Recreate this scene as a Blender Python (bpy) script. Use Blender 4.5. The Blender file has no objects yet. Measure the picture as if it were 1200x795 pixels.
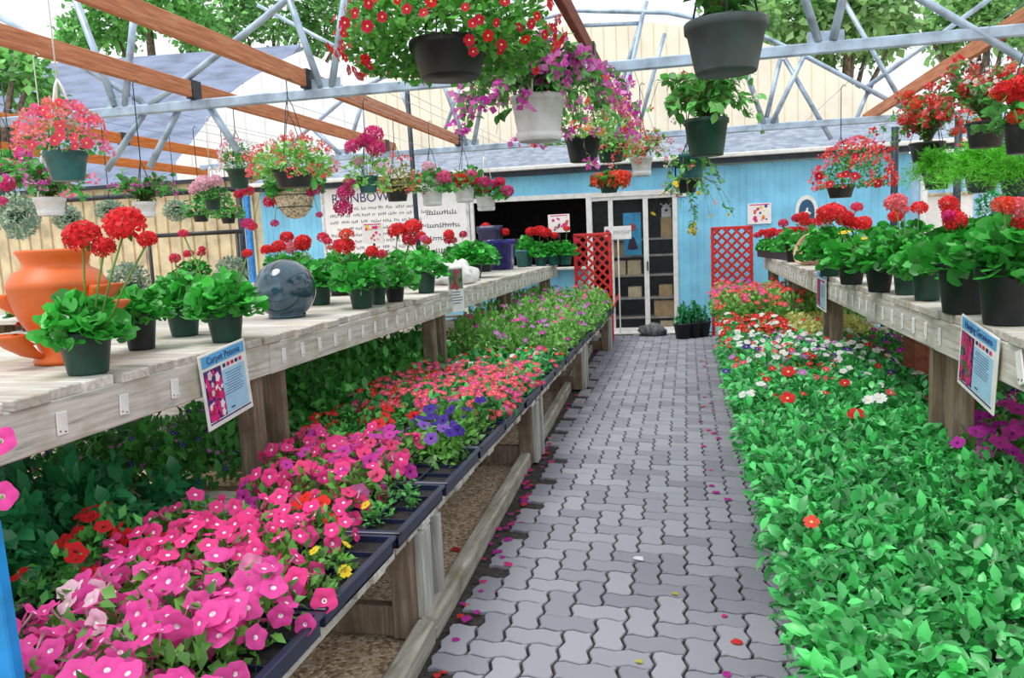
import bpy, math, random
import numpy as np
from mathutils import Vector, Matrix, Quaternion, noise as mnoise

random.seed(7)
RNG = np.random.default_rng(11)
C = bpy.context.scene.collection
PI = math.pi

# ------------------------------------------------------------------ camera
FPX, CXP, CYP, CAMH = 933.0, 600.0, 397.5, 1.5
def _axes():
    d = Vector(((805 - CXP) / FPX, (CYP - 272) / FPX, 1.0)).normalized()
    h = Vector((1, 0.045, 0)); x = (h - h.dot(d) * d).normalized()
    z = x.cross(d)
    if z[1] < 0: z = -z
    return x, d, z
AX, AY, AZ = _axes()          # world axes seen from the camera (right, up, forward)
def ray(px, py):
    v = Vector(((px - CXP) / FPX, (CYP - py) / FPX, 1.0))
    return Vector((AX.dot(v), AY.dot(v), AZ.dot(v)))
def Pz(px, py, z):
    d = ray(px, py); t = (z - CAMH) / d.z; return Vector((0, 0, CAMH)) + d * t
def Py(px, py, y):
    d = ray(px, py); t = y / d.y; return Vector((0, 0, CAMH)) + d * t
def Px(px, py, x):
    d = ray(px, py); t = x / d.x; return Vector((0, 0, CAMH)) + d * t
cam = bpy.data.objects.new('camera', bpy.data.cameras.new('camera'))
C.objects.link(cam)
right = Vector((AX[0], AY[0], AZ[0])); up = Vector((AX[1], AY[1], AZ[1])); fwd = Vector((AX[2], AY[2], AZ[2]))
M4 = Matrix.Identity(4)
for i in range(3):
    M4[i][0], M4[i][1], M4[i][2] = right[i], up[i], -fwd[i]
M4[2][3] = CAMH
cam.matrix_world = M4
cam.data.sensor_width = 36.0
cam.data.lens = FPX / 1200 * 36
cam.data.clip_end = 300
cam.data.clip_start = 0.05
S = bpy.context.scene
S.camera = cam
S.view_settings.view_transform = 'Standard'
S.view_settings.look = 'None'
S.view_settings.exposure = 0.4
S.view_settings.gamma = 1.0
S.view_settings.use_curve_mapping = False

# ------------------------------------------------------------------ materials
def lin(c):
    out = []
    for v in c[:3]:
        v = v / 255.0
        out.append(v / 12.92 if v <= 0.04045 else ((v + 0.055) / 1.055) ** 2.4)
    return (*out, 1.0)
MATS = {}
def newmat(name):
    m = bpy.data.materials.new(name); m.use_nodes = True
    nt = m.node_tree; b = nt.nodes['Principled BSDF']
    return m, nt, b
def ramp(nt, cols, pos=None):
    r = nt.nodes.new('ShaderNodeValToRGB'); e = r.color_ramp.elements
    n = len(cols)
    pos = pos or [i / (n - 1) for i in range(n)]
    while len(e) < n: e.new(0.5)
    for i in range(n):
        e[i].position = pos[i]; e[i].color = lin(cols[i])
    return r
def plain(name, col, rough=0.5, metal=0.0, var=0.12, scale=12, bump=0.0, stretch=None, spec=0.5):
    """procedural: base colour broken by two octaves of noise"""
    if name in MATS: return MATS[name]
    m, nt, b = newmat(name)
    tc = nt.nodes.new('ShaderNodeTexCoord'); n = nt.nodes.new('ShaderNodeTexNoise')
    n.inputs['Scale'].default_value = scale; n.inputs['Detail'].default_value = 5
    src = tc.outputs['Object']
    if stretch:
        mp = nt.nodes.new('ShaderNodeMapping'); mp.inputs['Scale'].default_value = stretch
        nt.links.new(src, mp.inputs['Vector']); src = mp.outputs['Vector']
    nt.links.new(src, n.inputs['Vector'])
    lo = tuple(max(0, v * (1 - var * 1.6)) for v in col); hi = tuple(min(255, v * (1 + var)) for v in col)
    r = ramp(nt, [lo, col, hi], [0.3, 0.5, 0.72])
    nt.links.new(n.outputs['Fac'], r.inputs['Fac']); nt.links.new(r.outputs['Color'], b.inputs['Base Color'])
    b.inputs['Roughness'].default_value = rough; b.inputs['Metallic'].default_value = metal
    b.inputs['Specular IOR Level'].default_value = spec
    if bump:
        bp = nt.nodes.new('ShaderNodeBump'); bp.inputs['Strength'].default_value = bump; bp.inputs['Distance'].default_value = 0.01
        nt.links.new(n.outputs['Fac'], bp.inputs['Height']); nt.links.new(bp.outputs['Normal'], b.inputs['Normal'])
    MATS[name] = m
    return m
def islandmat(name, cols, rough=0.5, trans=0.25, spec=0.4, under=0.0):
    """leaf or petal: each mesh island takes its own tone of the ramp"""
    if name in MATS: return MATS[name]
    m, nt, b = newmat(name)
    g = nt.nodes.new('ShaderNodeNewGeometry')
    oi = nt.nodes.new('ShaderNodeObjectInfo')
    mx = nt.nodes.new('ShaderNodeMath'); mx.operation = 'MULTIPLY_ADD'
    mx.inputs[1].default_value = 0.25
    nt.links.new(oi.outputs['Random'], mx.inputs[0])
    sc = nt.nodes.new('ShaderNodeMath'); sc.operation = 'MULTIPLY'; sc.inputs[1].default_value = 0.75
    nt.links.new(g.outputs['Random Per Island'], sc.inputs[0]); nt.links.new(sc.outputs[0], mx.inputs[2])
    r = ramp(nt, cols)
    nt.links.new(mx.outputs[0], r.inputs['Fac'])
    col = r.outputs['Color']
    if under:
        u = nt.nodes.new('ShaderNodeMix'); u.data_type = 'RGBA'; u.inputs['B'].default_value = (.95, .86, .9, 1)
        mm = nt.nodes.new('ShaderNodeMath'); mm.operation = 'MULTIPLY'; mm.inputs[1].default_value = under
        nt.links.new(g.outputs['Backfacing'], mm.inputs[0]); nt.links.new(mm.outputs[0], u.inputs['Factor']); nt.links.new(col, u.inputs['A']); col = u.outputs['Result']
    nt.links.new(col, b.inputs['Base Color'])
    b.inputs['Roughness'].default_value = rough; b.inputs['Specular IOR Level'].default_value = spec
    t = nt.nodes.new('ShaderNodeBsdfTranslucent'); nt.links.new(r.outputs['Color'], t.inputs['Color'])
    ms = nt.nodes.new('ShaderNodeMixShader'); ms.inputs['Fac'].default_value = trans
    out = nt.nodes['Material Output']
    nt.links.new(b.outputs[0], ms.inputs[1]); nt.links.new(t.outputs[0], ms.inputs[2])
    nt.links.new(ms.outputs[0], out.inputs['Surface'])
    MATS[name] = m
    return m
def sh(c, k): return tuple(max(0, min(255, v * k)) for v in c)
def leafmat(name, c, rough=0.42, spread=0.35):
    return islandmat('leaf_' + name, [sh(c, 1 - spread), c, sh(c, 1 + spread * 0.7)], rough, 0.3, 0.55)
def petalmat(name, c, spread=0.12):
    return islandmat('petal_' + name, [sh(c, 1 - spread), c, tuple(min(255, v + (255 - v) * spread * 0.7) for v in c)], 0.6, 0.35, 0.2, 0.3)

def wood(name, col, grain=(255, 255, 255), rough=0.75, axis=0, moss=None):
    if name in MATS: return MATS[name]
    m, nt, b = newmat(name)
    tc = nt.nodes.new('ShaderNodeTexCoord'); mp = nt.nodes.new('ShaderNodeMapping')
    sc = [22, 22, 22]; sc[axis] = 1.6
    mp.inputs['Scale'].default_value = sc
    nt.links.new(tc.outputs['Object'], mp.inputs['Vector'])
    n = nt.nodes.new('ShaderNodeTexNoise'); n.inputs['Scale'].default_value = 2.2; n.inputs['Detail'].default_value = 8; n.inputs['Distortion'].default_value = 0.7
    nt.links.new(mp.outputs[0], n.inputs['Vector'])
    r = ramp(nt, [sh(col, 0.68), sh(col, 0.90), col, grain], [0.2, 0.38, 0.52, 0.8])
    nt.links.new(n.outputs['Fac'], r.inputs['Fac'])
    g = nt.nodes.new('ShaderNodeNewGeometry')
    mul = nt.nodes.new('ShaderNodeMix'); mul.data_type = 'RGBA'; mul.blend_type = 'MULTIPLY'; mul.inputs['Factor'].default_value = 0.55
    rr = ramp(nt, [(150, 146, 140), (255, 255, 255)])
    nt.links.new(g.outputs['Random Per Island'], rr.inputs['Fac'])
    nt.links.new(r.outputs['Color'], mul.inputs['A']); nt.links.new(rr.outputs['Color'], mul.inputs['B'])
    src = mul.outputs['Result']
    if moss:
        n2 = nt.nodes.new('ShaderNodeTexNoise'); n2.inputs['Scale'].default_value = 5; n2.inputs['Detail'].default_value = 6
        nt.links.new(tc.outputs['Object'], n2.inputs['Vector'])
        r2 = ramp(nt, [(0, 0, 0), (255, 255, 255)], [0.5, 0.72])
        nt.links.new(n2.outputs['Fac'], r2.inputs['Fac'])
        mm = nt.nodes.new('ShaderNodeMix'); mm.data_type = 'RGBA'
        nt.links.new(r2.outputs['Color'], mm.inputs['Factor'])
        nt.links.new(src, mm.inputs['A']); mm.inputs['B'].default_value = lin(moss)
        src = mm.outputs['Result']
    nt.links.new(src, b.inputs['Base Color'])
    b.inputs['Roughness'].default_value = rough; b.inputs['Specular IOR Level'].default_value = 0.25
    bp = nt.nodes.new('ShaderNodeBump'); bp.inputs['Strength'].default_value = 0.35; bp.inputs['Distance'].default_value = 0.004
    nt.links.new(n.outputs['Fac'], bp.inputs['Height']); nt.links.new(bp.outputs['Normal'], b.inputs['Normal'])
    MATS[name] = m
    return m
def stones(name, cols, scale, rough=0.85, bump=0.8):
    if name in MATS: return MATS[name]
    m, nt, b = newmat(name)
    tc = nt.nodes.new('ShaderNodeTexCoord'); v = nt.nodes.new('ShaderNodeTexVoronoi'); v.inputs['Scale'].default_value = scale
    nt.links.new(tc.outputs['Object'], v.inputs['Vector'])
    sp = nt.nodes.new('ShaderNodeSeparateColor'); nt.links.new(v.outputs['Color'], sp.inputs[0])
    r = ramp(nt, cols); nt.links.new(sp.outputs[0], r.inputs['Fac'])
    nt.links.new(r.outputs['Color'], b.inputs['Base Color'])
    b.inputs['Roughness'].default_value = rough
    bp = nt.nodes.new('ShaderNodeBump'); bp.inputs['Strength'].default_value = bump; bp.inputs['Distance'].default_value = 0.01; bp.invert = True
    nt.links.new(v.outputs['Distance'], bp.inputs['Height']); nt.links.new(bp.outputs['Normal'], b.inputs['Normal'])
    MATS[name] = m
    return m

# ------------------------------------------------------------------ mesh helpers
class MB:
    def __init__(s): s.v = []; s.f = []; s.m = []; s.s = []
    def add(s, v, f, mat=0, smooth=False):
        b = len(s.v); s.v += [tuple(p) for p in v]
        for q in f: s.f.append(tuple(i + b for i in q)); s.m.append(mat); s.s.append(smooth)
        return s
    def box(s, c, d, mat=0, rot=None, bev=0.0):
        x, y, z = d[0] / 2, d[1] / 2, d[2] / 2
        if bev > 0:
            e = min(bev, x * .9, y * .9, z * .9)
            P = []
            for sx in (-1, 1):
                for sy in (-1, 1):
                    for sz in (-1, 1):
                        P += [(sx * x, sy * (y - e), sz * (z - e)), (sx * (x - e), sy * y, sz * (z - e)), (sx * (x - e), sy * (y - e), sz * z)]
            def I(sx, sy, sz, k): return ((sx > 0) * 4 + (sy > 0) * 2 + (sz > 0)) * 3 + k
            F = []
            for sg in (-1, 1):
                F.append([I(sg, -1, -1, 0), I(sg, 1, -1, 0), I(sg, 1, 1, 0), I(sg, -1, 1, 0)][::sg])
                F.append([I(-1, sg, -1, 1), I(-1, sg, 1, 1), I(1, sg, 1, 1), I(1, sg, -1, 1)][::sg])
                F.append([I(-1, -1, sg, 2), I(1, -1, sg, 2), I(1, 1, sg, 2), I(-1, 1, sg, 2)][::sg])
            for a in (-1, 1):
                for b_ in (-1, 1):
                    F.append([I(a, b_, -1, 0), I(a, b_, 1, 0), I(a, b_, 1, 1), I(a, b_, -1, 1)][::a * b_])
                    F.append([I(a, -1, b_, 0), I(a, -1, b_, 2), I(a, 1, b_, 2), I(a, 1, b_, 0)][::a * b_])
                    F.append([I(-1, a, b_, 1), I(1, a, b_, 1), I(1, a, b_, 2), I(-1, a, b_, 2)][::a * b_ * -1])
            for sx in (-1, 1):
                for sy in (-1, 1):
                    for sz in (-1, 1):
                        F.append([I(sx, sy, sz, 0), I(sx, sy, sz, 1), I(sx, sy, sz, 2)][::sx * sy * sz])
        else:
            P = [(a, b_, c_) for a in (-x, x) for b_ in (-y, y) for c_ in (-z, z)]
            F = [(0, 1, 3, 2), (4, 6, 7, 5), (0, 4, 5, 1), (2, 3, 7, 6), (0, 2, 6, 4), (1, 5, 7, 3)]
        R = rot if rot is not None else Matrix.Identity(3)
        c = Vector(c)
        return s.add([R @ Vector(p) + c for p in P], F, mat)
    def bar(s, a, b, w, h, mat=0, bev=0.0, upv=(0, 0, 1)):
        a, b = Vector(a), Vector(b); d = (b - a); L = d.length; d.normalize()
        u = Vector(upv)
        if abs(d.dot(u)) > .98: u = Vector((0, 1, 0))
        x = d.cross(u).normalized(); z = x.cross(d)
        R = Matrix((x, d, z)).transposed()
        return s.box((a + b) / 2, (w, L, h), mat, R, bev)
    def tube(s, pts, rad, n=8, mat=0, cap=True):
        pts = [Vector(p) for p in pts]
        if not isinstance(rad, (list, tuple)): rad = [rad] * len(pts)
        V = []; F = []; prev = None
        for i, p in enumerate(pts):
            t = (pts[min(i + 1, len(pts) - 1)] - pts[max(i - 1, 0)]).normalized()
            if prev is None:
                u = Vector((0, 0, 1)) if abs(t.z) < .9 else Vector((1, 0, 0))
                x = t.cross(u).normalized()
            else:
                x = (prev - t * prev.dot(t)).normalized()
            prev = x; y = t.cross(x)
            for k in range(n):
                a = 2 * PI * k / n
                V.append(p + (x * math.cos(a) + y * math.sin(a)) * rad[i])
        for i in range(len(pts) - 1):
            for k in range(n):
                F.append((i * n + k, i * n + (k + 1) % n, (i + 1) * n + (k + 1) % n, (i + 1) * n + k))
        s.add(V, F, mat, True)
        if cap and n > 2:
            b = len(s.v) - len(V)
            s.f.append(tuple(b + k for k in range(n))[::-1]); s.m.append(mat); s.s.append(False)
            s.f.append(tuple(b + (len(pts) - 1) * n + k for k in range(n))); s.m.append(mat); s.s.append(False)
        return s
    def lathe(s, prof, n=24, mat=0, c=(0, 0, 0), mats=None, sq=0.0):
        V = []; F = []; c = Vector(c)
        for r, z in prof:
            for k in range(n):
                a = 2 * PI * (k + .5) / n
                q = 1.0
                if sq: q = 1.0 / (abs(math.cos(a)) ** sq + abs(math.sin(a)) ** sq) ** (1 / sq)
                V.append(c + Vector((r * q * math.cos(a), r * q * math.sin(a), z)))
        for i in range(len(prof) - 1):
            for k in range(n):
                F.append((i * n + k, i * n + (k + 1) % n, (i + 1) * n + (k + 1) % n, (i + 1) * n + k))
        b = len(s.f)
        s.add(V, F, mat, True)
        if mats:
            for i, mm in enumerate(mats):
                for k in range(n): s.m[b + i * n + k] = mm
        return s
    def mesh(s, name, mats):
        me = bpy.data.meshes.new(name)
        me.from_pydata(s.v, [], s.f)
        for m in (mats if isinstance(mats, (list, tuple)) else [mats]): me.materials.append(m)
        me.polygons.foreach_set('material_index', s.m)
        me.polygons.foreach_set('use_smooth', s.s)
        me.update()
        return me
    def obj(s, name, mats, parent=None, loc=(0, 0, 0), rz=0.0):
        return mk(name, s.mesh(name, mats), parent, loc, rz)
def mk(name, me, parent=None, loc=(0, 0, 0), rz=0.0, scale=None, quat=None):
    o = bpy.data.objects.new(name, me); C.objects.link(o)
    o.location = loc
    if quat is not None:
        o.rotation_mode = 'QUATERNION'; o.rotation_quaternion = quat
    elif rz: o.rotation_euler = (0, 0, rz)
    if scale is not None: o.scale = (scale,) * 3 if isinstance(scale, (int, float)) else scale
    if parent is not None: o.parent = parent
    return o
def tag(o, label=None, cat=None, group=None, kind=None):
    if label: o['label'] = label
    if cat: o['category'] = cat
    if group: o['group'] = group
    if kind: o['kind'] = kind
    return o
def thing(name, label, cat, loc=(0, 0, 0), rz=0.0, group=None, scale=None):
    return tag(mk(name, None, None, loc, rz, scale), label, cat, group)
def struct(name, mb, mats, label=None):
    o = mb.obj(name, mats); return tag(o, label, None, None, 'structure')

# ------------------------------------------------------------------ leaves
T_OVATE = (np.array([(0, 0, 0), (-.30, .32, .06), (0, .32, 0), (.30, .32, .06), (-.27, .66, .04), (0, .66, -.02), (.27, .66, .04), (0, 1, -.14)]),
           [(0, 2, 1), (0, 3, 2), (1, 2, 5, 4), (2, 3, 6, 5), (4, 5, 7), (5, 6, 7)])
T_DIAM = (np.array([(0, 0, 0), (-.3, .45, .06), (0, .48, 0), (.3, .45, .06), (0, 1, -.12)]), [(0, 2, 1), (0, 3, 2), (1, 2, 4), (2, 3, 4)])
T_NARROW = (np.array([(0, 0, 0), (-.16, .4, .03), (0, .42, 0), (.16, .4, .03), (0, 1, -.12)]), [(0, 2, 1), (0, 3, 2), (1, 2, 4), (2, 3, 4)])
T_NEEDLE = (np.array([(-.03, 0, 0), (.03, 0, 0), (.0, 1, -.05)]), [(0, 1, 2)])
def _round(n=11):
    v = [(0, .42, -.08)]
    for k in range(n):
        a = -PI / 2 + .35 + (2 * PI - .7) * k / (n - 1)
        r = .52 + .05 * (k % 2)
        v.append((r * math.cos(a), .45 + r * math.sin(a), .05 + .05 * (k % 2)))
    v[1] = (v[1][0], v[1][1], .0); v[-1] = (v[-1][0], v[-1][1], .0)
    return np.array(v), [(0, k, k + 1) for k in range(1, n)]
T_ROUND = _round()
T_LOBE = _round(8)
def leaves(mb, T, P, Fw, N, L, mat=0, W=1.0):
    """place one leaf shape at every row of P, blade along Fw, upper face towards N"""
    tv, tf = T
    Fw = Fw / (np.linalg.norm(Fw, axis=1, keepdims=True) + 1e-9)
    Sx = np.cross(Fw, N); Sx /= (np.linalg.norm(Sx, axis=1, keepdims=True) + 1e-9)
    Nz = np.cross(Sx, Fw)
    L = np.asarray(L)[:, None, None]
    V = P[:, None, :] + L * (tv[None, :, 0:1] * Sx[:, None, :] * W + tv[None, :, 1:2] * Fw[:, None, :] + tv[None, :, 2:3] * Nz[:, None, :])
    n, k = len(P), len(tv); b = len(mb.v)
    mb.v += [tuple(p) for p in V.reshape(-1, 3).tolist()]
    for i in range(n):
        o = b + i * k
        for q in tf: mb.f.append(tuple(o + j for j in q))
    mb.m += [mat] * (n * len(tf)); mb.s += [True] * (n * len(tf))
def sphere_dirs(n, zmin=-1.0, zmax=1.0, rng=RNG):
    z = rng.uniform(zmin, zmax, n); a = rng.uniform(0, 2 * PI, n); r = np.sqrt(np.maximum(0, 1 - z * z))
    return np.stack([r * np.cos(a), r * np.sin(a), z], 1)
def mound_mb(n, R, H, T, size, zmin=0.0, D=None, fill=0.35, upw=0.5, jit=0.6, W=1.0, stems=0, mb=None, mat=0, z0=0.0, clear=None):
    """a mound of leaves: radius R, height H above its base, D below it"""
    mb = mb or MB()
    D = D if D is not None else H
    d = sphere_dirs(n, zmin, 1.0)
    r = RNG.uniform(fill ** 2, 1, n) ** 0.5
    P = d * r[:, None]
    P[:, 0] *= R; P[:, 1] *= R
    P[:, 2] = np.where(P[:, 2] >= 0, P[:, 2] * H, P[:, 2] * D) + z0
    if clear:      # keep the face of the pot free of trailing leaves
        ok = ~((P[:, 2] < -.005) & (np.abs(P[:, 0]) < clear) & (P[:, 1] < clear * .5)); P = P[ok]; d = d[ok]; n = len(P)
    Fw = d * np.array([1, 1, .6]) + np.array([0, 0, upw * .5]) + RNG.normal(0, jit, (n, 3))
    N = d * .6 + np.array([0, 0, .9]) + RNG.normal(0, .35, (n, 3))
    L = size * RNG.uniform(.65, 1.2, n)
    P = P - Fw / np.linalg.norm(Fw, axis=1, keepdims=True) * (L * .5)[:, None]
    leaves(mb, T, P, Fw, N, L, mat, W)
    if stems:
        for i in range(0, n, max(1, n // stems)):
            p = P[i]; mb.tube([(p[0] * .15, p[1] * .15, z0 * .5), (p[0] * .6, p[1] * .6, z0 * .6 + p[2] * .55), p], .0025, 4, mat, False)
    return mb
def arch_mb(nst, Lst, T, size, perleaf, rise=0.6, droop=1.2, spread=1.0, mb=None, tips=None, mids=None, rad=.0035):
    """arching stems with leaves along them"""
    mb = mb or MB()
    P = []; Fw = []
    for i in range(nst):
        a = 2 * PI * (i + random.uniform(-.4, .4)) / nst
        L = Lst * random.uniform(.55, 1.1); ou = random.uniform(.35, 1.0) * spread
        pts = []
        for k in range(7):
            t = k / 6
            r = L * ou * t; z = L * (rise * t * 1.3 - droop * t * t * random.uniform(.85, 1.1) * (.3 + .7 * ou))
            w = .05 * L * math.sin(t * 5 + i)
            pts.append(Vector((math.cos(a) * r - math.sin(a) * w, math.sin(a) * r + math.cos(a) * w, z)))
        mb.tube(pts, [rad * (1 - .1 * k) for k in range(7)], 4, 1, False)
        for k in range(perleaf):
            t = random.uniform(.08, 1.0) * 5.99; q = int(t); p = pts[q].lerp(pts[q + 1], t - q)
            dr = (pts[q + 1] - pts[q]).normalized()
            P.append(p); Fw.append(dr * .6 + Vector((random.gauss(0, .6), random.gauss(0, .6), random.gauss(.05, .5))))
        if tips is not None: tips.append((pts[-1], (pts[-1] - pts[-2]).normalized()))
        if mids is not None:
            for q in (2, 3, 4, 5): mids.append((pts[q], Vector((math.cos(a), math.sin(a), .8)).normalized()))
    n = len(P)
    leaves(mb, T, np.array([tuple(p) for p in P]), np.array([tuple(p) for p in Fw]), np.array([[0, 0, 1.0]] * n) + RNG.normal(0, .4, (n, 3)), size * RNG.uniform(.6, 1.15, n))
    return mb

# ------------------------------------------------------------------ flowers (one mesh of each kind and colour, copied as objects)
FL = {}
def throat(c): return plain('throat_%d_%d_%d' % c, c, .6)
def petunia(name, col, eye=(250, 225, 235), ruff=.10):
    k = 'petunia_' + name
    if k in FL: return FL[k]
    mb = MB(); n = 20; rings = [(.05, -.5), (.12, -.22), (.20, -.05), (.62, .05), (1.0, .02)]
    V = []
    for j, (r, z) in enumerate(rings):
        for i in range(n):
            a = 2 * PI * i / n
            rr = r * (1 + (.09 * math.cos(5 * a) if j == 4 else (.04 * math.cos(5 * a) if j == 3 else 0)))
            zz = z + (ruff * math.sin(5 * a + .7) + random.uniform(-.03, .03) if j == 4 else (.045 * math.cos(5 * a) if j == 3 else 0))
            V.append((rr * math.cos(a) / 2, rr * math.sin(a) / 2, zz / 2))
    F = [[], []]
    for j in range(4):
        for i in range(n):
            F[0 if j >= 2 else 1].append((j * n + i, (j + 1) * n + i, (j + 1) * n + (i + 1) % n, j * n + (i + 1) % n))
    b = len(mb.v); mb.add(V, F[0], 0, True)
    for q in F[1]: mb.f.append(tuple(i + b for i in q)); mb.m.append(1); mb.s.append(True)
    mb.tube([(0, 0, -.02), (0, 0, -.2), (.01, 0, -.62)], [.115, .06, .035], 8, 2, False)
    FL[k] = mb.mesh('petunia_flower', [petalmat(name, col, .2), throat(eye), petalmat('tube', (238, 190, 205))])
    return FL[k]
def disc(name, col, eye=(240, 220, 120), lobes=5, cup=.12):
    k = 'disc_%s_%d' % (name, lobes)
    if k in FL: return FL[k]
    mb = MB()
    for i in range(lobes):
        a = 2 * PI * i / lobes; w = PI / lobes * 1.12
        z = .02 * (i % 2)
        pts = [(.05, -w * .4), (.32, -w), (.5, -w * .55), (.5, w * .55), (.32, w), (.05, w * .4)]
        V = [(r * math.cos(a + t), r * math.sin(a + t), z + cup * (r * 2) ** 2 * .35) for r, t in pts]
        mb.add(V, [(0, 1, 2, 3, 4, 5)], 0, True)
    mb.lathe([(.09, .02), (.06, .05), (0, .06)], 6, 1)
    FL[k] = mb.mesh('blossom', [petalmat(name, col), throat(eye)])
    return FL[k]
def umbel(name, col, n=34, seed=0):
    """geranium flower head: a ball of five-petalled florets, diameter 1"""
    k = 'umbel_%s_%d' % (name, seed)
    if k in FL: return FL[k]
    mb = MB()
    ga = PI * (3 - 5 ** .5)
    for i in range(n):
        z = 1 - 1.55 * (i + .5) / n; r = (1 - z * z) ** .5; a = ga * i + seed
        d = Vector((r * math.cos(a), r * math.sin(a), z))
        d = (d + Vector((random.gauss(0, .12), random.gauss(0, .12), random.gauss(0, .12)))).normalized()
        c = d * random.uniform(.34, .44); c.z *= .8
        q = d.to_track_quat('Z', 'Y'); sp = random.uniform(0, 6)
        s = random.uniform(.13, .18)
        for p in range(5):
            t = 2 * PI * p / 5 + sp
            V = []
            for rr, tt in [(.08, 0), (.7, -.5), (1.1, -.25), (1.1, .25), (.7, .5)]:
                V.append(c + q @ Vector((rr * s * math.cos(t + tt), rr * s * math.sin(t + tt), random.uniform(-.02, .03) + .03 * rr)))
            mb.add(V, [(0, 1, 2, 3, 4)], 0, False)
    for i in range(9):
        a = i * 2.4; mb.tube([(0, 0, -.42), (.2 * math.cos(a), .2 * math.sin(a), .05)], .014, 3, 1, False)
    FL[k] = mb.mesh('flower_head', [petalmat('head_' + name, col, .3), leafmat('stem', (120, 160, 70))])
    return FL[k]
def cluster(name, col, n=16):
    """loose cluster of papery bracts or small florets, diameter 1"""
    k = 'cluster_' + name
    if k in FL: return FL[k]
    mb = MB(); d = sphere_dirs(n, -.7, 1)
    P = d * RNG.uniform(.1, .4, (n, 1))
    leaves(mb, T_DIAM, P, d + RNG.normal(0, .5, (n, 3)), sphere_dirs(n), RNG.uniform(.25, .42, n), 0, 1.7)
    FL[k] = mb.mesh('flower_cluster', [petalmat('cl_' + name, col, .3)])
    return FL[k]
def bloom(parent, me, p, nrm, size, name=None, label=None):
    q = Vector(nrm).normalized().to_track_quat('Z', 'Y') @ Quaternion((0, 0, 1), random.uniform(0, 6.28))
    o = mk(name or me.name.split('.')[0], me, parent, p, 0, size, q)
    if label: o['label'] = label
    return o
def scatter(parent, me, n, R, H, size, zmin=.1, D=None, face=(0, -.5, .6), mind=.75, z0=0, out=1.03, jit=.25, name=None, front=True):
    """blossoms over the surface of a mound; me may be a list"""
    mes = me if isinstance(me, list) else [me]
    D = D if D is not None else H; got = []; tries = 0
    while len(got) < n and tries < n * 25:
        tries += 1
        z = random.uniform(zmin, 1); a = random.uniform(0, 2 * PI); r = (1 - z * z) ** .5
        d = Vector((r * math.cos(a), r * math.sin(a), z))
        if front and d.y > .55 and random.random() < .8: continue
        p = Vector((d.x * R, d.y * R, d.z * (H if d.z > 0 else D) + z0)) * 1.0
        p = Vector((p.x * out, p.y * out, z0 + (p.z - z0) * out))
        p *= 1.0; p += Vector((random.gauss(0, .04), random.gauss(0, .04), random.gauss(0, .03))) * R
        if any((p - g).length < size * mind for g in got): continue
        got.append(p)
        nr = d + Vector(face) * .9 + Vector((random.gauss(0, jit), random.gauss(0, jit), random.gauss(0, jit)))
        bloom(parent, random.choice(mes), p, nr, size * random.uniform(.8, 1.12), name)

# ================================================================== light
W = bpy.data.worlds.new('overcast'); S.world = W; W.use_nodes = True
bg = W.node_tree.nodes['Background']; bg.inputs['Color'].default_value = (0.93, 0.965, 1.0, 1); bg.inputs['Strength'].default_value = 1.0
sun = bpy.data.lights.new('sun', 'SUN'); sun.energy = 1.6; sun.angle = math.radians(28); sun.color = (1, .97, .92)
so = bpy.data.objects.new('sun', sun); C.objects.link(so)
so.rotation_euler = Vector((.35, .35, -1)).to_track_quat('-Z', 'Y').to_euler()

# ================================================================== the setting
M_GRAVEL = stones('gravel', [(132, 104, 80), (184, 156, 126), (212, 188, 158), (230, 214, 190), (154, 124, 98)], 65)
M_DIRT = plain('dirt', (56, 52, 50), .95, var=.35, scale=40, bump=.6)
M_PAVER = islandmat('paver', [(126, 127, 138), (142, 143, 153), (154, 155, 164), (134, 136, 145)], .7, 0.0, .35)
MATS_WHITE = plain('white_paint', (236, 236, 234), .5, var=.04)
M_STEEL = plain('galvanised_steel', (166, 186, 206), .42, metal=.35, var=.14, scale=6)
M_DKSTEEL = plain('dark_steel', (52, 60, 70), .5, metal=.4)
M_BLACK = plain('black_plastic', (30, 33, 36), .42, var=.2)
M_NAVY = plain('navy_plastic', (28, 34, 62), .35, var=.2)
M_GREENPOT = plain('green_plastic', (28, 66, 56), .4, var=.15)
M_TEALPOT = plain('teal_plastic', (40, 98, 100), .4, var=.15)
M_GREYPOT = plain('grey_green_plastic', (62, 74, 76), .5, var=.12)
M_WHITEPOT = plain('white_plastic', (226, 228, 232), .4, var=.05)
M_SOIL = plain('soil', (30, 27, 27), .95, var=.5, scale=60, bump=.8)
M_TERRA = plain('terracotta', (218, 104, 38), .42, var=.08, scale=5)
M_BENCH = wood('bench_wood_x', (224, 219, 211), (246, 243, 238), axis=0, moss=(176, 166, 146))
M_BENCHY = wood('bench_wood_y', (222, 219, 211), (246, 244, 239), axis=1, moss=(170, 164, 142))
M_POST = wood('post_wood', (146, 128, 110), (184, 172, 156), axis=2, moss=(100, 84, 70))
M_POSTL = wood('post_light', (196, 196, 190), (236, 236, 232), axis=2)
M_DKWOOD = wood('dark_board', (150, 84, 62), (176, 110, 86), axis=1)
M_BEAM = wood('beam_wood', (212, 138, 100), (236, 178, 142), axis=1)
M_BEAMO = wood('beam_orange', (226, 130, 62), (240, 160, 96), axis=1)
M_BEAMD = wood('beam_dark', (128, 62, 48), (160, 90, 70), axis=1)
M_BLUEW = plain('blue_siding', (138, 216, 252), .6, var=.05, scale=3)
M_PALEBLUE = plain('pale_blue_siding', (176, 214, 240), .55, var=.06)
M_CREAM = plain('cream_panel', (246, 236, 214), .6, var=.03, scale=2)
M_WHITEP = plain('white_panel', (244, 244, 244), .6, var=.02)
M_SHINGLE = stones('shingle', [(120, 132, 150), (140, 152, 170), (156, 166, 182)], 9, .85, .3)
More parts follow.
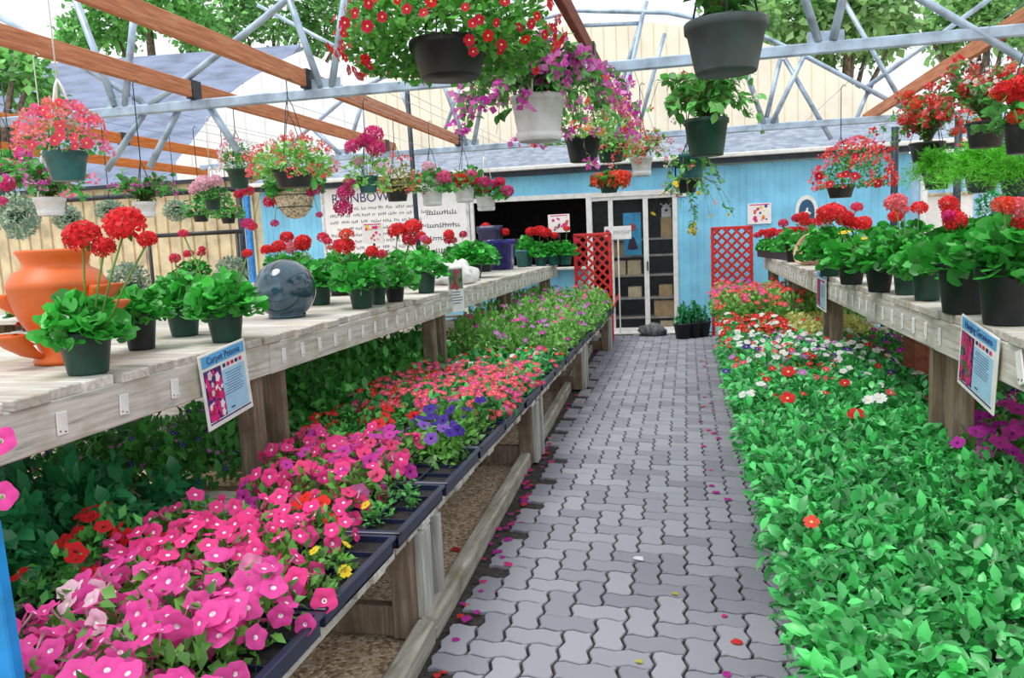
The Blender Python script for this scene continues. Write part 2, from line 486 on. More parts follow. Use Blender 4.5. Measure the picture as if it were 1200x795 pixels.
M_ROOF = plain('slate_roof', (124, 136, 162), .8, var=.1, scale=1.5, stretch=(1, 1, 4))
M_TAN = plain('tan_fence', (214, 200, 166), .75, var=.1, scale=4)
M_RED = plain('red_paint', (206, 44, 44), .5, var=.1)
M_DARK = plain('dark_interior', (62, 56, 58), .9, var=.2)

# gravel ground
struct('floor', MB().box((-2, 12, -.12), (44, 46, .2)), M_GRAVEL)
# paved path: dirt bed and interlocking zigzag pavers laid as one surface
pl = lambda y: -.80 - .037 * (y - .8)
pb = MB(); pb.add([(pl(-1) - .13, -1, -.016), (.62, -1, -.016), (.62, 12.0, -.016), (pl(12) - .12, 12.0, -.016), (pl(-1) - .13, -1, -.05), (.62, -1, -.05), (.62, 12, -.05), (pl(12) - .12, 12, -.05)],
                  [(0, 1, 2, 3), (0, 4, 5, 1), (1, 5, 6, 2), (2, 6, 7, 3), (3, 7, 4, 0)])
struct('floor_path_bed', pb, M_DIRT)
def tri(t):
    t = t % 1.0
    return 4 * t if t < .25 else (2 - 4 * t if t < .75 else 4 * t - 4)
pv = MB(); U = .1135; OX, OY = -.37, .37
def paver(i, j, w, h):
    per = []
    g = .05
    xs0, ys0, xs1, ys1 = i + g, j + g, i + w - g, j + h - g
    def side(a, b, n): return [(a[0] + (b[0] - a[0]) * k / n, a[1] + (b[1] - a[1]) * k / n) for k in range(n)]
    for a, b, n in (((xs0, ys0), (xs1, ys0), 4 * w), ((xs1, ys0), (xs1, ys1), 4 * h), ((xs1, ys1), (xs0, ys1), 4 * w), ((xs0, ys1), (xs0, ys0), 4 * h)):
        per += side(a, b, n)
    cx, cy = i + w / 2, j + h / 2
    A = .085; tlt = (random.uniform(-.008, .008), random.uniform(-.008, .008)); dz = random.uniform(-.0018, .0012)
    def W2(x, y, s, z):
        X = x + A * tri(y); Y = y + A * tri(x)
        X = cx + (X - cx) * s[0]; Y = cy + (Y - cy) * s[1]
        return (OX + X * U, OY + Y * U, z + dz + tlt[0] * (X - cx) * U + tlt[1] * (Y - cy) * U)
    n = len(per)
    e = (1 - .07 / w, 1 - .07 / h)
    V = [W2(x, y, e, 0) for x, y in per] + [W2(x, y, (1, 1), -.004) for x, y in per] + [W2(x, y, (1, 1), -.03) for x, y in per]
    F = [tuple(range(n))]
    for q in (0, n):
        F += [(q + k, q + n + k, q + n + (k + 1) % n, q + (k + 1) % n) for k in range(n)]
    pv.add(V, F, 0, False)
for j in range(-8, 104):
    for i in range(-12, 16):
        yy = OY + j * U; xx = OX + i * U
        k = (i - j) % 4
        # herringbone: a paver starts at k==0 (lying) or k==3 (standing)
        if k == 0: w, h = 2, 1
        elif k == 3: w, h = 1, 2
        else: continue
        x0, x1 = xx, xx + w * U
        if x0 < pl(yy) - .075 or x1 > .62 or yy > 11.85: continue
        paver(i, j, w, h)
struct('floor_path_pavers', pv, M_PAVER)

# walls: the blue shop at the end of the aisle
YW = 12.2
def ribbed(mb, x0, x1, zb, zt, y, pitch=.1, dep=.005, mat=0, th=.1, duty=.86):
    """vertical-grooved siding facing -y; zb, zt are numbers or functions of x"""
    fb = zb if callable(zb) else (lambda x: zb); ft = zt if callable(zt) else (lambda x: zt)
    xs = []; n = max(1, round((x1 - x0) / pitch)); p = (x1 - x0) / n
    for i in range(n):
        a = x0 + i * p
        xs += [(a, y), (a + p * duty, y), (a + p * (duty + .03), y + dep), (a + p * .97, y + dep)]
    xs.append((x1, y))
    V = []; F = []
    for x, yy in xs: V += [(x, yy, fb(x)), (x, yy, ft(x)), (x, y + th, fb(x)), (x, y + th, ft(x))]
    for i in range(len(xs) - 1):
        a = 4 * i; b = a + 4
        F += [(a, b, b + 1, a + 1), (a + 2, a + 3, b + 3, b + 2), (a + 1, b + 1, b + 3, a + 3), (a, a + 2, b + 2, b)]
    F += [(0, 1, 3, 2), (len(V) - 4, len(V) - 2, len(V) - 1, len(V) - 3)]
    mb.add(V, F, mat)
wb = MB()
ribbed(wb, -6.9, -3.42, 0, 2.46, YW)
ribbed(wb, -3.42, -.16, 2.12, 2.46, YW)
ribbed(wb, -3.42, -1.44, 0, 1.02, YW)
ribbed(wb, -.14, 3.05, 0, 2.44, YW)
struct('wall_back', wb, M_BLUEW)
w2 = MB(); ribbed(w2, 3.05, 9.5, 0, 2.42, YW, .22, .05, 0, .12, .5)
struct('wall_back_right', w2, M_PALEBLUE)
tr = MB()
tr.bar((-3.44, YW - .03, 2.13), (-.12, YW - .03, 2.10), .05, .075, 0, .005)
for x in (-3.43, -3.27): tr.box((x, YW - .03, 1.15), (.06, .06, 2.0), 0, None, .005)
tr.box((-1.44, YW - .03, 1.08), (.085, .07, 2.08), 0, None, .006)
tr.box((-2.4, YW - .05, 1.03), (1.95, .14, .04), 0, None, .005)
struct('trim_1', tr, MATS_WHITE)
ev = MB(); ev.box((.4, YW - .08, 2.50), (14.6, .14, .07), 1); ev.box((.4, YW - .14, 2.565), (14.8, .16, .06), 0, None, .01)
struct('trim_2', ev, [MATS_WHITE, M_DKSTEEL])
rf = MB(); rf.add([(-7, YW - .1, 2.60), (9.6, YW - .1, 2.60), (9.6, YW + 1.2, 3.05), (-7, YW + 1.2, 3.05), (-7, YW - .1, 2.55), (9.6, YW - .1, 2.55), (9.6, YW + 1.2, 3.0), (-7, YW + 1.2, 3.0)],
                  [(0, 1, 2, 3), (4, 7, 6, 5), (0, 4, 5, 1), (1, 5, 6, 2), (2, 6, 7, 3), (3, 7, 4, 0)])
struct('roof_shop', rf, M_SHINGLE)
# dim shop interior behind the opening and the glass door
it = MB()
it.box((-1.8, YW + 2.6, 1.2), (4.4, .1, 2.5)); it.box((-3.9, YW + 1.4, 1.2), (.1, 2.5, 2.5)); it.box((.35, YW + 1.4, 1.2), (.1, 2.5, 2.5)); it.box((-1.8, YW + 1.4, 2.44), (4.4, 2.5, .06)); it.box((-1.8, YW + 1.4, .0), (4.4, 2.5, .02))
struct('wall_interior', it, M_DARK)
# cream gable panels rising behind the shop roof
def pw(pts): return lambda x: float(np.interp(x, [p[0] for p in pts], [p[1] for p in pts]))
YG = 13.5
def gp(px, py): p = Py(px, py, YG); return (p.x, p.z)
gpts = [gp(428, 112), gp(480, 74), gp(560, 42), gp(690, 26), gp(752, 25), gp(850, 36), gp(945, 66), gp(1066, 140)]
g1 = MB(); ribbed(g1, gpts[0][0], gpts[-1][0], 2.4, pw(gpts), YG, .2, .02)
struct('wall_gable', g1, M_CREAM)
hp = [gp(205, 190), gp(268, 108), gp(325, 72), gp(357, 57), gp(395, 82), gp(428, 112)]
g2 = MB(); ribbed(g2, hp[0][0], hp[-1][0], 2.4, pw(hp), YG + .02, .4, .02)
struct('wall_gable_left', g2, M_WHITEP)
# grey roof of the house behind the fence on the left
q = [Py(-420, 110, 19), Py(352, 52, 22), Py(200, 240, 15.4), Py(-420, 270, 15.4)]
gr = MB(); V = [tuple(p) for p in q] + [(p.x, p.y + .1, p.z - .2) for p in q]
gr.add(V, [(0, 3, 2, 1), (4, 5, 6, 7), (0, 1, 5, 4), (1, 2, 6, 5), (2, 3, 7, 6), (3, 0, 4, 7)])
struct('roof_house', gr, M_ROOF)
fc = MB(); ribbed(fc, -16, -6.9, 0, 2.72, YW + .25, .24, .035, 0, .05, .78)
fc.bar((-16, YW + .2, 2.74), (-6.9, YW + .2, 2.74), .1, .06, 1); fc.tube([(-16, YW + .05, 2.55), (-6.9, YW + .05, 2.55)], .045, 8, 1)
struct('wall_fence', fc, [M_TAN, M_DKSTEEL])
# glass sliding door with its white frame
dz0, dz1 = .03, 2.06
dr = MB(); fr = .05
for x, w in ((-1.12, .07), (-.60, .075), (-.17, .07)): dr.box((x, YW, (dz0 + dz1) / 2), (w, .06, dz1 - dz0), 0, None, .005)
dr.box((-.64, YW, .05), (1.0, .08, .07), 0, None, .005); dr.box((-.64, YW, 2.05), (1.3, .07, .06), 0, None, .005); dr.box((-.64, YW - .02, .01), (1.2, .22, .02), 0)
dr.box((-1.27, YW, 2.05), (.3, .06, .06), 0)
do = struct('door_1', dr, MATS_WHITE)
gm, nt, b = newmat('glass'); b.inputs['Base Color'].default_value = (.1, .12, .13, 1); b.inputs['Roughness'].default_value = .0
b.inputs['Alpha'].default_value = .10; b.inputs['Specular IOR Level'].default_value = .2
MATS['glass'] = gm
MB().box((-.86, YW + .005, 1.05), (.46, .008, 1.94)).obj('glass_pane', gm, do)
MB().box((-.385, YW + .005, 1.05), (.36, .008, 1.94)).obj('glass_pane', gm, do)
MB().box((-1.28, YW + .005, 1.55), (.24, .008, .95)).obj('glass_pane', gm, do)
MB().box((-.585, YW - .06, 1.02), (.02, .05, .14), 0, None, .006).obj('door_handle', M_DKSTEEL, do)

# ================================================================== greenhouse frame overhead
ZC = 2.80
def truss(name, y, x0, x1, arch, nodes, extra, label, low=None):
    t = thing(name, label, 'roof truss', (0, y, ZC), 0, None)
    m = MB(); m.bar((x0, 0, 0), (x1, 0, 0), .05, .085, 0, .01); m.obj('bottom_chord', M_STEEL, t)
    af = lambda x: float(np.interp(x, [p[0] for p in arch], [p[1] - ZC for p in arch]))
    MB().tube([(x, 0, z - ZC) for x, z in arch], .030, 8).obj('top_chord', M_STEEL, t)
    for n in nodes:
        for dx, r in ((-.30 if y < 8 else -.48, .031), (.24 if y < 8 else .44, .031)):
            xe = n + dx; ze = max(.1, af(xe)) if y > 8 else 1.0
            if y < 8: xe = n + dx * 1.15
            m = MB(); m.tube([(n + .05 * (1 if dx > 0 else -1), 0, .05), (xe, 0, ze)], r, 8); m.obj('web_strut', M_STEEL, t)
        MB().box((n, 0, .07), (.26, .012, .10), 0).obj('gusset_plate', M_STEEL, t)
    for a, b_, r in extra:
        MB().tube([(a[0], a[2] if len(a) > 2 else .05, a[1] - ZC), (b_[0], b_[2] if len(b_) > 2 else .05, b_[1] - ZC)], r, 8).obj('diagonal_brace', M_STEEL, t)
    for x in (x0 + .6, 3.3):
        MB().tube([(x, 0, -.04), (x, 0, -ZC)], .045, 8).obj('support_post', M_DKSTEEL, t)
    return t
truss('roof_truss', 6.45, -7.2, 3.6, [(-4.65, 2.84), (-4.31, 3.0), (-3.58, 3.4), (-2.7, 3.9), (-1.3, 4.25), (0, 4.2), (.8, 3.75), (1.65, 3.085), (2.36, 2.58), (2.75, 2.3)],
      (-4.95, -2.95, 1.02), [((-4.7, 2.84), (-6.4, 3.9), .028), ((-4.1, 2.8), (-3.85, 2.38), .034), ((-4.4, 2.78), (-4.75, 2.3), .03), ((-4.75, 2.78), (-5.2, 2.3), .03)],
      'nearest pale blue steel roof truss crossing the whole picture, the wooden beams passing over it')
def fx(px, py): p = Py(px, py, 11.05); return (p.x, p.z)
truss('roof_truss', 11.05, -7.2, 3.4, [(-6.0, 2.84), (-4.75, 3.65), (-3.85, 4.0), (-2.6, 4.35), (-1.4, 4.5), (-.2, 4.35), (.8, 4.05), (1.55, 3.62), (2.85, 2.8)],
      (-4.86, -2.95, -.95, 1.05), [(fx(1013, 104), fx(1165, -5), .03), (fx(300, 5), fx(456, 88), .028), (fx(758, 0), fx(718, 130), .028), (fx(779, 38), fx(748, 150), .026), (fx(915, 68), fx(898, 140), .03), (fx(920, 68), fx(975, 163), .03), (fx(990, 0), fx(1070, 140), .03), (fx(519, 98), fx(537, 145), .026), (fx(539, 98), fx(519, 155), .026), (fx(1018, 107), fx(1002, 145), .026), (fx(466, 98), fx(484, 148), .026), (fx(682, 29), fx(752, 26), .026)],
      'far pale blue steel truss against the cream panels above the blue wall')
def purlin(x, y0, y1, z, w, h, mat, label, straps=(), z1=None):
    t = thing('roof_purlin', label, 'wooden beam', (x, (y0 + y1) / 2, z))
    L = (y1 - y0) / 2; dz = 0 if z1 is None else (z1 - z) / 2
    MB().bar((0, -L, -dz), (0, L, dz), w, h, 0, .006).obj('timber', mat, t)
    for s in straps:
        MB().box((0, s - (y0 + y1) / 2, 0), (w + .02, .13, h + .02)).obj('metal_strap', M_DKSTEEL, t)
    return t
PZ = 2.925
purlin(-3.12, 1.5, 12.0, PZ, .05, .135, M_BEAM, 'long brown wooden roof beam running from upper left over the hanging baskets', (6.45, 11.05))
purlin(-4.2, 1.5, 11.4, PZ, .05, .135, M_BEAM, 'brown roof beam entering at the left edge, next below the longest one', (6.45, 11.05))
purlin(-.71, 1.5, 11.8, PZ, .05, .12, M_BEAMD, 'dark red-brown roof beam above the middle of the aisle', (6.45,))
purlin(2.40, 1.5, 12.0, PZ, .05, .13, M_BEAM, 'brown roof beam above the red baskets on the right', (6.45,))
purlin(-6.45, 5.0, 11.6, 2.88, .05, .12, M_BEAMO, 'short orange wooden beam low behind the salmon geranium basket', (8.4,))
purlin(-7.7, 6.0, 12.0, 2.82, .05, .12, M_BEAMO, 'lowest orange wooden beam at the left, in front of the grey roof', (9.0,))
ps = MB(); p = Py(490, 205, 11.0); ps.tube([(p.x, 10.9, 0), (p.x - .06, 10.9, 3.9)], .035, 8)
tag(ps.obj('steel_pole', M_DKSTEEL), 'thin dark pole rising past the far truss left of the centre baskets', 'pole')
for px, lab in ((1048, 'dark blue steel post standing before the pale ribbed wall'), (1083, 'slim pale post right of the dark blue post at the back wall')):
    p = Py(px, 215, 11.6); tag(MB().tube([(p.x, 11.6, 0), (p.x, 11.6, 2.75)], .045, 10).obj('steel_post', M_DKSTEEL if px == 1048 else MATS_WHITE), lab, 'post')
p = Py(291, 262, 11.9); tag(MB().box((p.x, 11.9, 1.2), (.09, .09, 2.4), 0, None, .006).obj('corner_post', plain('blue_paint', (58, 140, 214), .5)), 'blue post at the left end of the blue wall beside the tan fence', 'post')
p0, p1 = Py(196, 276, 10), Py(285, 271, 10); rl = MB().tube([(p0.x - .5, 10, p0.z), (p1.x, 10, p1.z)], .03, 8)
for x in (p0.x - .3, p1.x - .1): rl.tube([(x, 10, 0), (x, 10, p0.z)], .025, 8)
tag(rl.obj('pipe_rail', M_BLACK), 'black pipe rail in front of the tan fence', 'rail')

# ================================================================== timber edging
yk = [.5, 2.74, 5.15, 7.75, 10.45, 11.9]
for i in range(5):
    a, b_ = yk[i] + .006, yk[i + 1] - .006
    xa, xb = pl(a) - .125, pl(b_) - .125
    e = MB().bar((xa, a, .03), (xb, b_, .03), .072, .105, 0, .012)
    tag(e.obj('edging_timber', wood('edging_wood', (190, 184, 172), (232, 228, 220), axis=1, moss=(140, 132, 112))),
        ['grey weathered edging timber nearest the camera beside the path', 'second edging timber from the camera, left of the path', 'edging timber left of the path halfway down the aisle', 'fourth edging timber, by the far bench legs', 'last edging timber before the shop door'][i], 'edging timber')

# ================================================================== benches
ZT = 1.125      # top of the two tall benches
ZL = .44       # top of the low benches
def tall_bench(sx, xf, depth, y0, y1, posts, label, shelf=True):
    """sx: +1 the bench extends to +x from its front edge xf, -1 to -x"""
    t = thing('plant_bench', label, 'bench', (xf, y0, 0))
    d = MB(); y = y0; first = True
    while y < y1:
        w = random.uniform(.125, .145); ov = random.uniform(-.012, .014)
        d.box((sx * (depth / 2 - ov / 2), y - y0 + w / 2, ZT - .018 + random.uniform(-.003, 0)), (depth + ov, w, .034), 0, None, .004)
        y += w + random.uniform(.013, .024)
    d.obj('deck', M_BENCH, t)
    if shelf:
        d = MB(); y = y0 + .4
        while y < y1 - .1:
            w = random.uniform(.085, .1)
            if all(abs(y + w / 2 - p - o) > .12 for p in posts for o in (0, .2)): d.box((sx * (depth / 2 + .03), y - y0 + w / 2, ZL - .015), (depth - .1, w, .03), 0, None, .003)
            y += w + random.uniform(.016, .03)
        d.obj('lower_shelf', M_BENCH, t)
    segs = [y0] + [p + .03 for p in posts if y0 + .3 < p < y1 - .3] + [y1]
    for a, b_ in zip(segs[:-1], segs[1:]):
        MB().bar((sx * .02, a - y0 + .004, ZT - .036 - .07), (sx * .02, b_ - y0 - .004, ZT - .036 - .07 + random.uniform(-.004, .004)), .036, .14, 0, .004).obj('fascia_board', M_BENCHY, t)
    MB().bar((sx * (depth - .03), 0, ZT - .1), (sx * (depth - .03), y1 - y0, ZT - .1), .036, .13, 0).obj('rear_board', M_BENCHY, t)
    for p in posts:
        for k, xo in enumerate((.10, depth - .12)):
            MB().box((sx * xo, p - y0, (ZT - .04) / 2), (.09, .09, ZT - .04), 0, None, .006).obj('leg', M_POST, t)
            if k == 0:
                MB().box((sx * xo, p - y0 + .2, (ZT - .04) / 2), (.13, .04, ZT - .04), 0, None, .005).obj('leg', M_POST, t)
        MB().bar((sx * .16, p - y0 + .07, ZL - .08), (sx * (depth - .18), p - y0 + .07, ZL - .08), .036, .09, 0).obj('shelf_bearer', M_POST, t)
        MB().bar((sx * .06, p - y0 + .07, ZT - .11), (sx * (depth - .06), p - y0 + .07, ZT - .11), .036, .12, 0).obj('crossbeam', M_POST, t)
    return t
LX, RX = -1.83, 1.03
BL = tall_bench(-1, LX, 1.8, .55, 11.35, (.9, 3.18, 5.75, 8.2, 10.7), 'long weathered grey tall bench on the left carrying geranium pots and the orange jar')
BR = tall_bench(1, RX, 1.1, .9, 11.6, (1.4, 3.68, 6.6, 8.9, 11.1), 'long weathered grey tall bench on the right carrying dark geranium pots')
bk = MB()
for a in range(5):
    bk.box((.36, 4.45 + a * .26 - .9, .74), (.025, .252, .55), 0)
bk.obj('back_panel', M_DKWOOD, BR)
def low_bench(sx, xf, depth, y0, y1, posts, label, cross=True):
    t = thing('low_bench', label, 'bench', (xf, y0, 0))
    d = MB(); y = y0
    while y < y1:
        w = random.uniform(.085, .1); ov = random.uniform(-.015, .02)
        d.box((sx * (depth / 2 - ov / 2), y - y0 + w / 2, ZL - .015), (depth + ov, w, .03), 0, None, .003)
        y += w + random.uniform(.018, .032)
    d.obj('deck', M_BENCH, t)
    for xo in (.1, depth * .5, depth - .06):
        MB().bar((sx * xo, 0, ZL - .03 - .045), (sx * xo, y1 - y0, ZL - .03 - .045), .04, .09, 0, .003).obj('joist', M_BENCHY, t)
    for p in posts:
        MB().box((sx * .06, p - y0, (ZL - .03) / 2), (.09, .13, ZL - .03), 0, None, .005).obj('leg', M_POST, t)
        MB().box((sx * .0, p - y0 + .03, (ZL - .03) / 2), (.035, .11, ZL - .03), 0, None, .004).obj('leg', M_POSTL, t)
        MB().box((sx * .0, p - y0 + .20, (ZL - .03) / 2), (.035, .05, ZL - .03), 0, None, .004).obj('leg', M_POSTL, t)
        MB().box((sx * (depth - .1), p - y0, (ZL - .03) / 2), (.09, .09, ZL - .03), 0, None, .005).obj('leg', M_POST, t)
        if cross: MB().bar((sx * .1, p - y0 - .02, .06), (sx * (depth - .1), p - y0 - .02, .06), .05, .12, 0, .004).obj('crossbeam', M_POST, t)
    return t
LBX = -1.02
low_bench(-1, LBX, .83, 1.12, 11.3, (2.78, 5.15, 7.75, 10.45), 'low slatted wooden bench left of the path carrying black trays of petunias')
low_bench(1, .40, .65, .8, 11.2, (1.4, 3.9, 6.4, 8.9, 11.0), 'low slatted bench right of the path under the green bedding plants', False)
# bright blue upright board at the near end of the left low bench
bb = MB(); p = Py(10, 795, 1.30)
bb.box((-1.425, 1.29, .49), (.13, .03, .98), 0, Matrix.Rotation(-.03, 3, 'Y'), .004)
bb.box((-1.425, 1.265, .25), (.05, .03, .5), 0, None, .004)
tag(bb.obj('painted_board', plain('bright_blue', (20, 140, 214), .45, var=.12, scale=8)), 'bright blue painted upright board at the lower left corner', 'board')

# trays
def tray_mesh():
    m = MB(); w, l, h, t = .27, .53, .062, .004
    for s in (-1, 1):
        m.box((s * (w / 2 - t), 0, h / 2), (t * 2, l, h)); m.box((0, s * (l / 2 - t), h / 2), (w, t * 2, h))
        m.box((s * (w / 2 + .004), 0, h - .005), (.022, l + .03, .01), 0, None, .003); m.box((0, s * (l / 2 + .004), h - .005), (w + .03, .022, .01), 0, None, .003)
    m.box((0, 0, .004), (w, l, .006)); m.box((0, 0, .026), (w - .02, l - .02, .03), 1)
    for k in (-1, 0, 1): m.box((0, k * l / 4, h - .02), (w - .01, .006, .03))
    m.box((0, 0, h - .02), (.006, l - .01, .03))
    return m
TRAY_N = tray_mesh().mesh('tray', [M_NAVY, M_SOIL]); TRAY_B = tray_mesh().mesh('tray', [M_BLACK, M_SOIL])
def trays(xs, y0, y1, me, label, group, skip=()):
    y = y0; k = 0
    while y + .56 < y1:
        for x in xs:
            if (round(x, 2), k) in skip: continue
            tag(mk('nursery_tray', me, None, (x + random.uniform(-.004, .004), y + .285, ZL + .001), random.uniform(-.008, .008)), label, 'tray', group)
        y += .575; k += 1
trays([LBX - .125], 1.36, 11.3, TRAY_N, 'shiny dark navy nursery tray along the path edge of the left low bench', 'navy trays along the path edge')
trays([LBX - .125 - .305, LBX - .125 - .61], 1.36, 9.0, TRAY_B, 'black nursery tray behind the navy trays on the left low bench', 'black trays on the left low bench', {(-1.75, 2)})
trays([.545, .85], .9, 11.2, TRAY_B, 'black nursery tray on the low bench right of the path', 'black trays on the right low bench')
ZP = ZL + .045       # soil in the trays

# price tags on the fascia boards
tm = MB(); tm.box((0, 0, 0), (.006, .042, .07), 0, None, .002); tm.box((.0035, .008, -.026), (.001, .006, .004), 1); tm.box((.0035, -.012, -.022), (.001, .005, .004), 1)
TAGM = tm.mesh('price_tag', [MATS_WHITE, M_DKSTEEL])
yy = 1.98; k = 0
while yy < 11.2:
    if not (2.55 < yy < 3.08):
        o = mk('price_tag', TAGM, None, (LX + .0025, yy, ZT - .108), 0, (1, .8 if yy > 3 else 1, 1)); o.rotation_euler = (random.uniform(-.08, .08), 0, 0)
        tag(o, 'small blank white price tag on the front board of the left tall bench', 'price tag', 'price tags on the left tall bench')
    yy += .27 if yy < 3.2 else .185
yy = 3.62
while yy < 11.4:
    if not (6.25 < yy < 6.9):
        o = mk('price_tag', TAGM, None, (RX - .0025, yy, ZT - .108), PI, (1, .75, 1.05))
        tag(o, 'small blank white price tag on the front board of the right tall bench', 'price tag', 'price tags on the right tall bench')
    yy += .2
o = mk('price_tag', TAGM, None, (RX - .004, 2.78, ZT - .10), PI, (1, 1.2, 1.6)); o.rotation_euler = (.35, 0, PI)
tag(o, 'white tag hanging askew at the right edge, beyond the bright blue plant card', 'price tag')

def textmesh(s, size, name, mat, extrude=.0008, align='LEFT'):
    cu = bpy.data.curves.new(name, 'FONT'); cu.body = s; cu.size = size; cu.extrude = extrude; cu.align_x = align
    o = bpy.data.objects.new(name, cu); C.objects.link(o)
    dg = bpy.context.evaluated_depsgraph_get(); dg.update()
    me = bpy.data.meshes.new_from_object(o.evaluated_get(dg))
    bpy.data.objects.remove(o); bpy.data.curves.remove(cu)
    me.name = name; me.materials.clear(); me.materials.append(mat)
    return me
M_CARDBLUE = plain('card_blue', (96, 176, 232), .35, var=.03); M_CARDPALE = plain('card_pale', (168, 214, 244), .35, var=.03)
M_INK = plain('ink', (40, 50, 110), .5); M_INKG = plain('grey_ink', (90, 110, 150), .5); M_CARDDK = plain('card_purple', (84, 40, 120), .4, var=.3, scale=30)
def plant_card(xf, sgn, ya, yb, z1, h, skew, title, label, petals):
    """bench card hung on a fascia board; local x runs along the card, z up, faces -y before turning"""
    w = abs(yb - ya)
    t = thing('plant_card', label, 'sign', (xf + sgn * .012, (ya + yb) / 2, z1))
    t.rotation_euler = (0, 0, PI / 2 * sgn); 
    t.rotation_mode = 'XYZ'
    R = Matrix.Rotation(skew, 3, 'Y')
    def q(o): o.rotation_euler = (0, skew, 0); return o
    q(MB().box((0, 0, -h / 2), (w, .006, h), 0, None, .002).obj('card', MATS_WHITE, t))
    q(MB().box((0, -.0036, -h * .105), (w * .92, .001, h * .15), 0).obj('title_band', M_CARDBLUE, t))
    q(MB().box((w * .17, -.0036, -h * .60), (w * .5, .001, h * .60), 0).obj('text_panel', M_CARDPALE, t))
    ph = MB(); ph.box((-w * .27, -.0036, -h * .56), (w * .36, .001, h * .68), 0)
    for i in range(70):
        x = -w * .27 + random.uniform(-.15, .15) * w; z = -h * .56 + random.uniform(-.31, .31) * h; r = random.uniform(.010, .019)
        c = random.choice((1, 1, 2, 3)) if petals else random.choice((1, 1, 3, 4))
        ph.add([(x, -.0046 - i * .00002, z)] + [(x + r * (1 + .2 * math.cos(5 * a)) * math.cos(a) * .8, -.0046 - i * .00002, z + r * (1 + .2 * math.cos(5 * a)) * math.sin(a)) for a in [2 * PI * k / 15 for k in range(15)]],
               [(0, 1 + (k + 1) % 15, 1 + k)[::-1] for k in range(15)], c)
    q(ph.obj('photo', [M_CARDDK, plain('print_pink', (216, 40, 130), .4), plain('print_white', (240, 232, 240), .4), plain('print_red', (190, 30, 70), .4), plain('print_green', (60, 120, 70), .4)], t))
    ln = MB()
    for i in range(9):
        z = -h * (.36 + i * .035); ln.box((w * .17 - random.uniform(0, .05) * w, -.0046, z), (w * random.uniform(.3, .42), .0008, h * .009))
    for i in range(5): ln.box((w * (-.02 + i * .09), -.0042, -h * .245), (w * .06, .0008, h * .05), 1 + i % 3)
    ln.box((w * .05, -.0046, -h * .84), (w * .08, .0008, h * .02), 1)
    ln.box((0, -.0040, -h * .925), (w * .9, .0008, h * .02), 1)
    q(ln.obj('print', [M_INKG, M_INK, plain('print_pink', (216, 40, 130)), plain('print_red', (190, 30, 70))], t))
    q(mk('title', textmesh(title, h * .13, 'title', M_INK, .0006, 'CENTER'), t, (0, 0, 0)))
    tt = [c for c in t.children if c.name.startswith('title') and 'band' not in c.name][0]
    tt.rotation_euler = (PI / 2, 0, 0); tt.location = (math.sin(skew) * (-h * .145), -.0046, -h * .145)
    tt.rotation_euler = (Matrix.Rotation(skew, 3, 'Y') @ Matrix.Rotation(PI / 2, 3, 'X')).to_euler()
    return t
plant_card(LX, 1, 2.655, 2.985, 1.128, .30, -.10, 'Carpet Petunia', 'blue and white plant card with pink petunia picture on the left tall bench', True)
plant_card(RX, -1, 2.93, 3.31, 1.122, .275, .13, 'Hanging Geraniums', 'bright blue plant card with red flower picture at the right edge of the photo', False)
plant_card(RX, -1, 6.36, 6.80, 1.15, .30, .02, 'Geraniums', 'blue plant card seen edge-on halfway along the right tall bench', False)

# ================================================================== things on and in the blue shop
M_BOARD = plain('sign_board', (246, 246, 246), .5, var=.02)
a, b_ = Py(378, 222, YW - .06), Py(545, 214, YW - .06); c = Py(545, 306, YW - .06)
sw, shh = b_.x - a.x, a.z - c.z + .25
sg = thing('sign_board', 'big white sign board full of dark lettering on the blue wall', 'sign', ((a.x + b_.x) / 2, YW - .05, a.z))
MB().box((0, 0, -shh / 2), (sw, .03, shh), 0, None, .004).obj('panel', M_BOARD, sg)
bd = MB()
for s in (-1, 1): bd.box((s * (sw / 2 + .02), -.005, -shh / 2), (.05, .05, shh + .05), 0, None, .004)
bd.obj('side_batten', plain('batten_grey', (220, 222, 226), .5), sg)
o = mk('heading', textmesh('RAINBOW', .21, 'heading', plain('purple_ink', (74, 58, 120), .5), .001), sg, (-sw * .44, -.018, -.24)); o.rotation_euler = (PI / 2, 0, 0)
ln = MB(); rr = random.Random(3)
for r in range(9):
    z = -.36 - r * .105; x = -sw * .46 + (.12 if r % 3 == 0 else 0)
    xe = sw * (.20 if r % 4 else .12)
    while x < xe:
        wl = rr.uniform(.05, .17); xx = x
        while xx < x + wl:
            hh = rr.choice((.034, .034, .05)); ln.box((xx + .010, -.0165, z + hh / 2), (.009, .001, hh)); ln.box((xx + .02, -.0165, z + rr.choice((.004, .03))), (.018, .001, .008)); xx += .03
        x += wl + .05
for r, l in ((1, .20), (3, .22), (5, .16), (7, .2)):
    x = sw * .23; z = -.40 - r * .1
    while x < sw * .23 + l * sw:
        hh = rr.choice((.05, .05, .07)); ln.box((x, -.0165, z + hh / 2), (.014, .001, hh)); ln.box((x + .018, -.0165, z + rr.choice((.006, .04))), (.024, .001, .011)); x += .042
ln.obj('lettering', plain('sign_ink', (58, 58, 74), .6), sg)
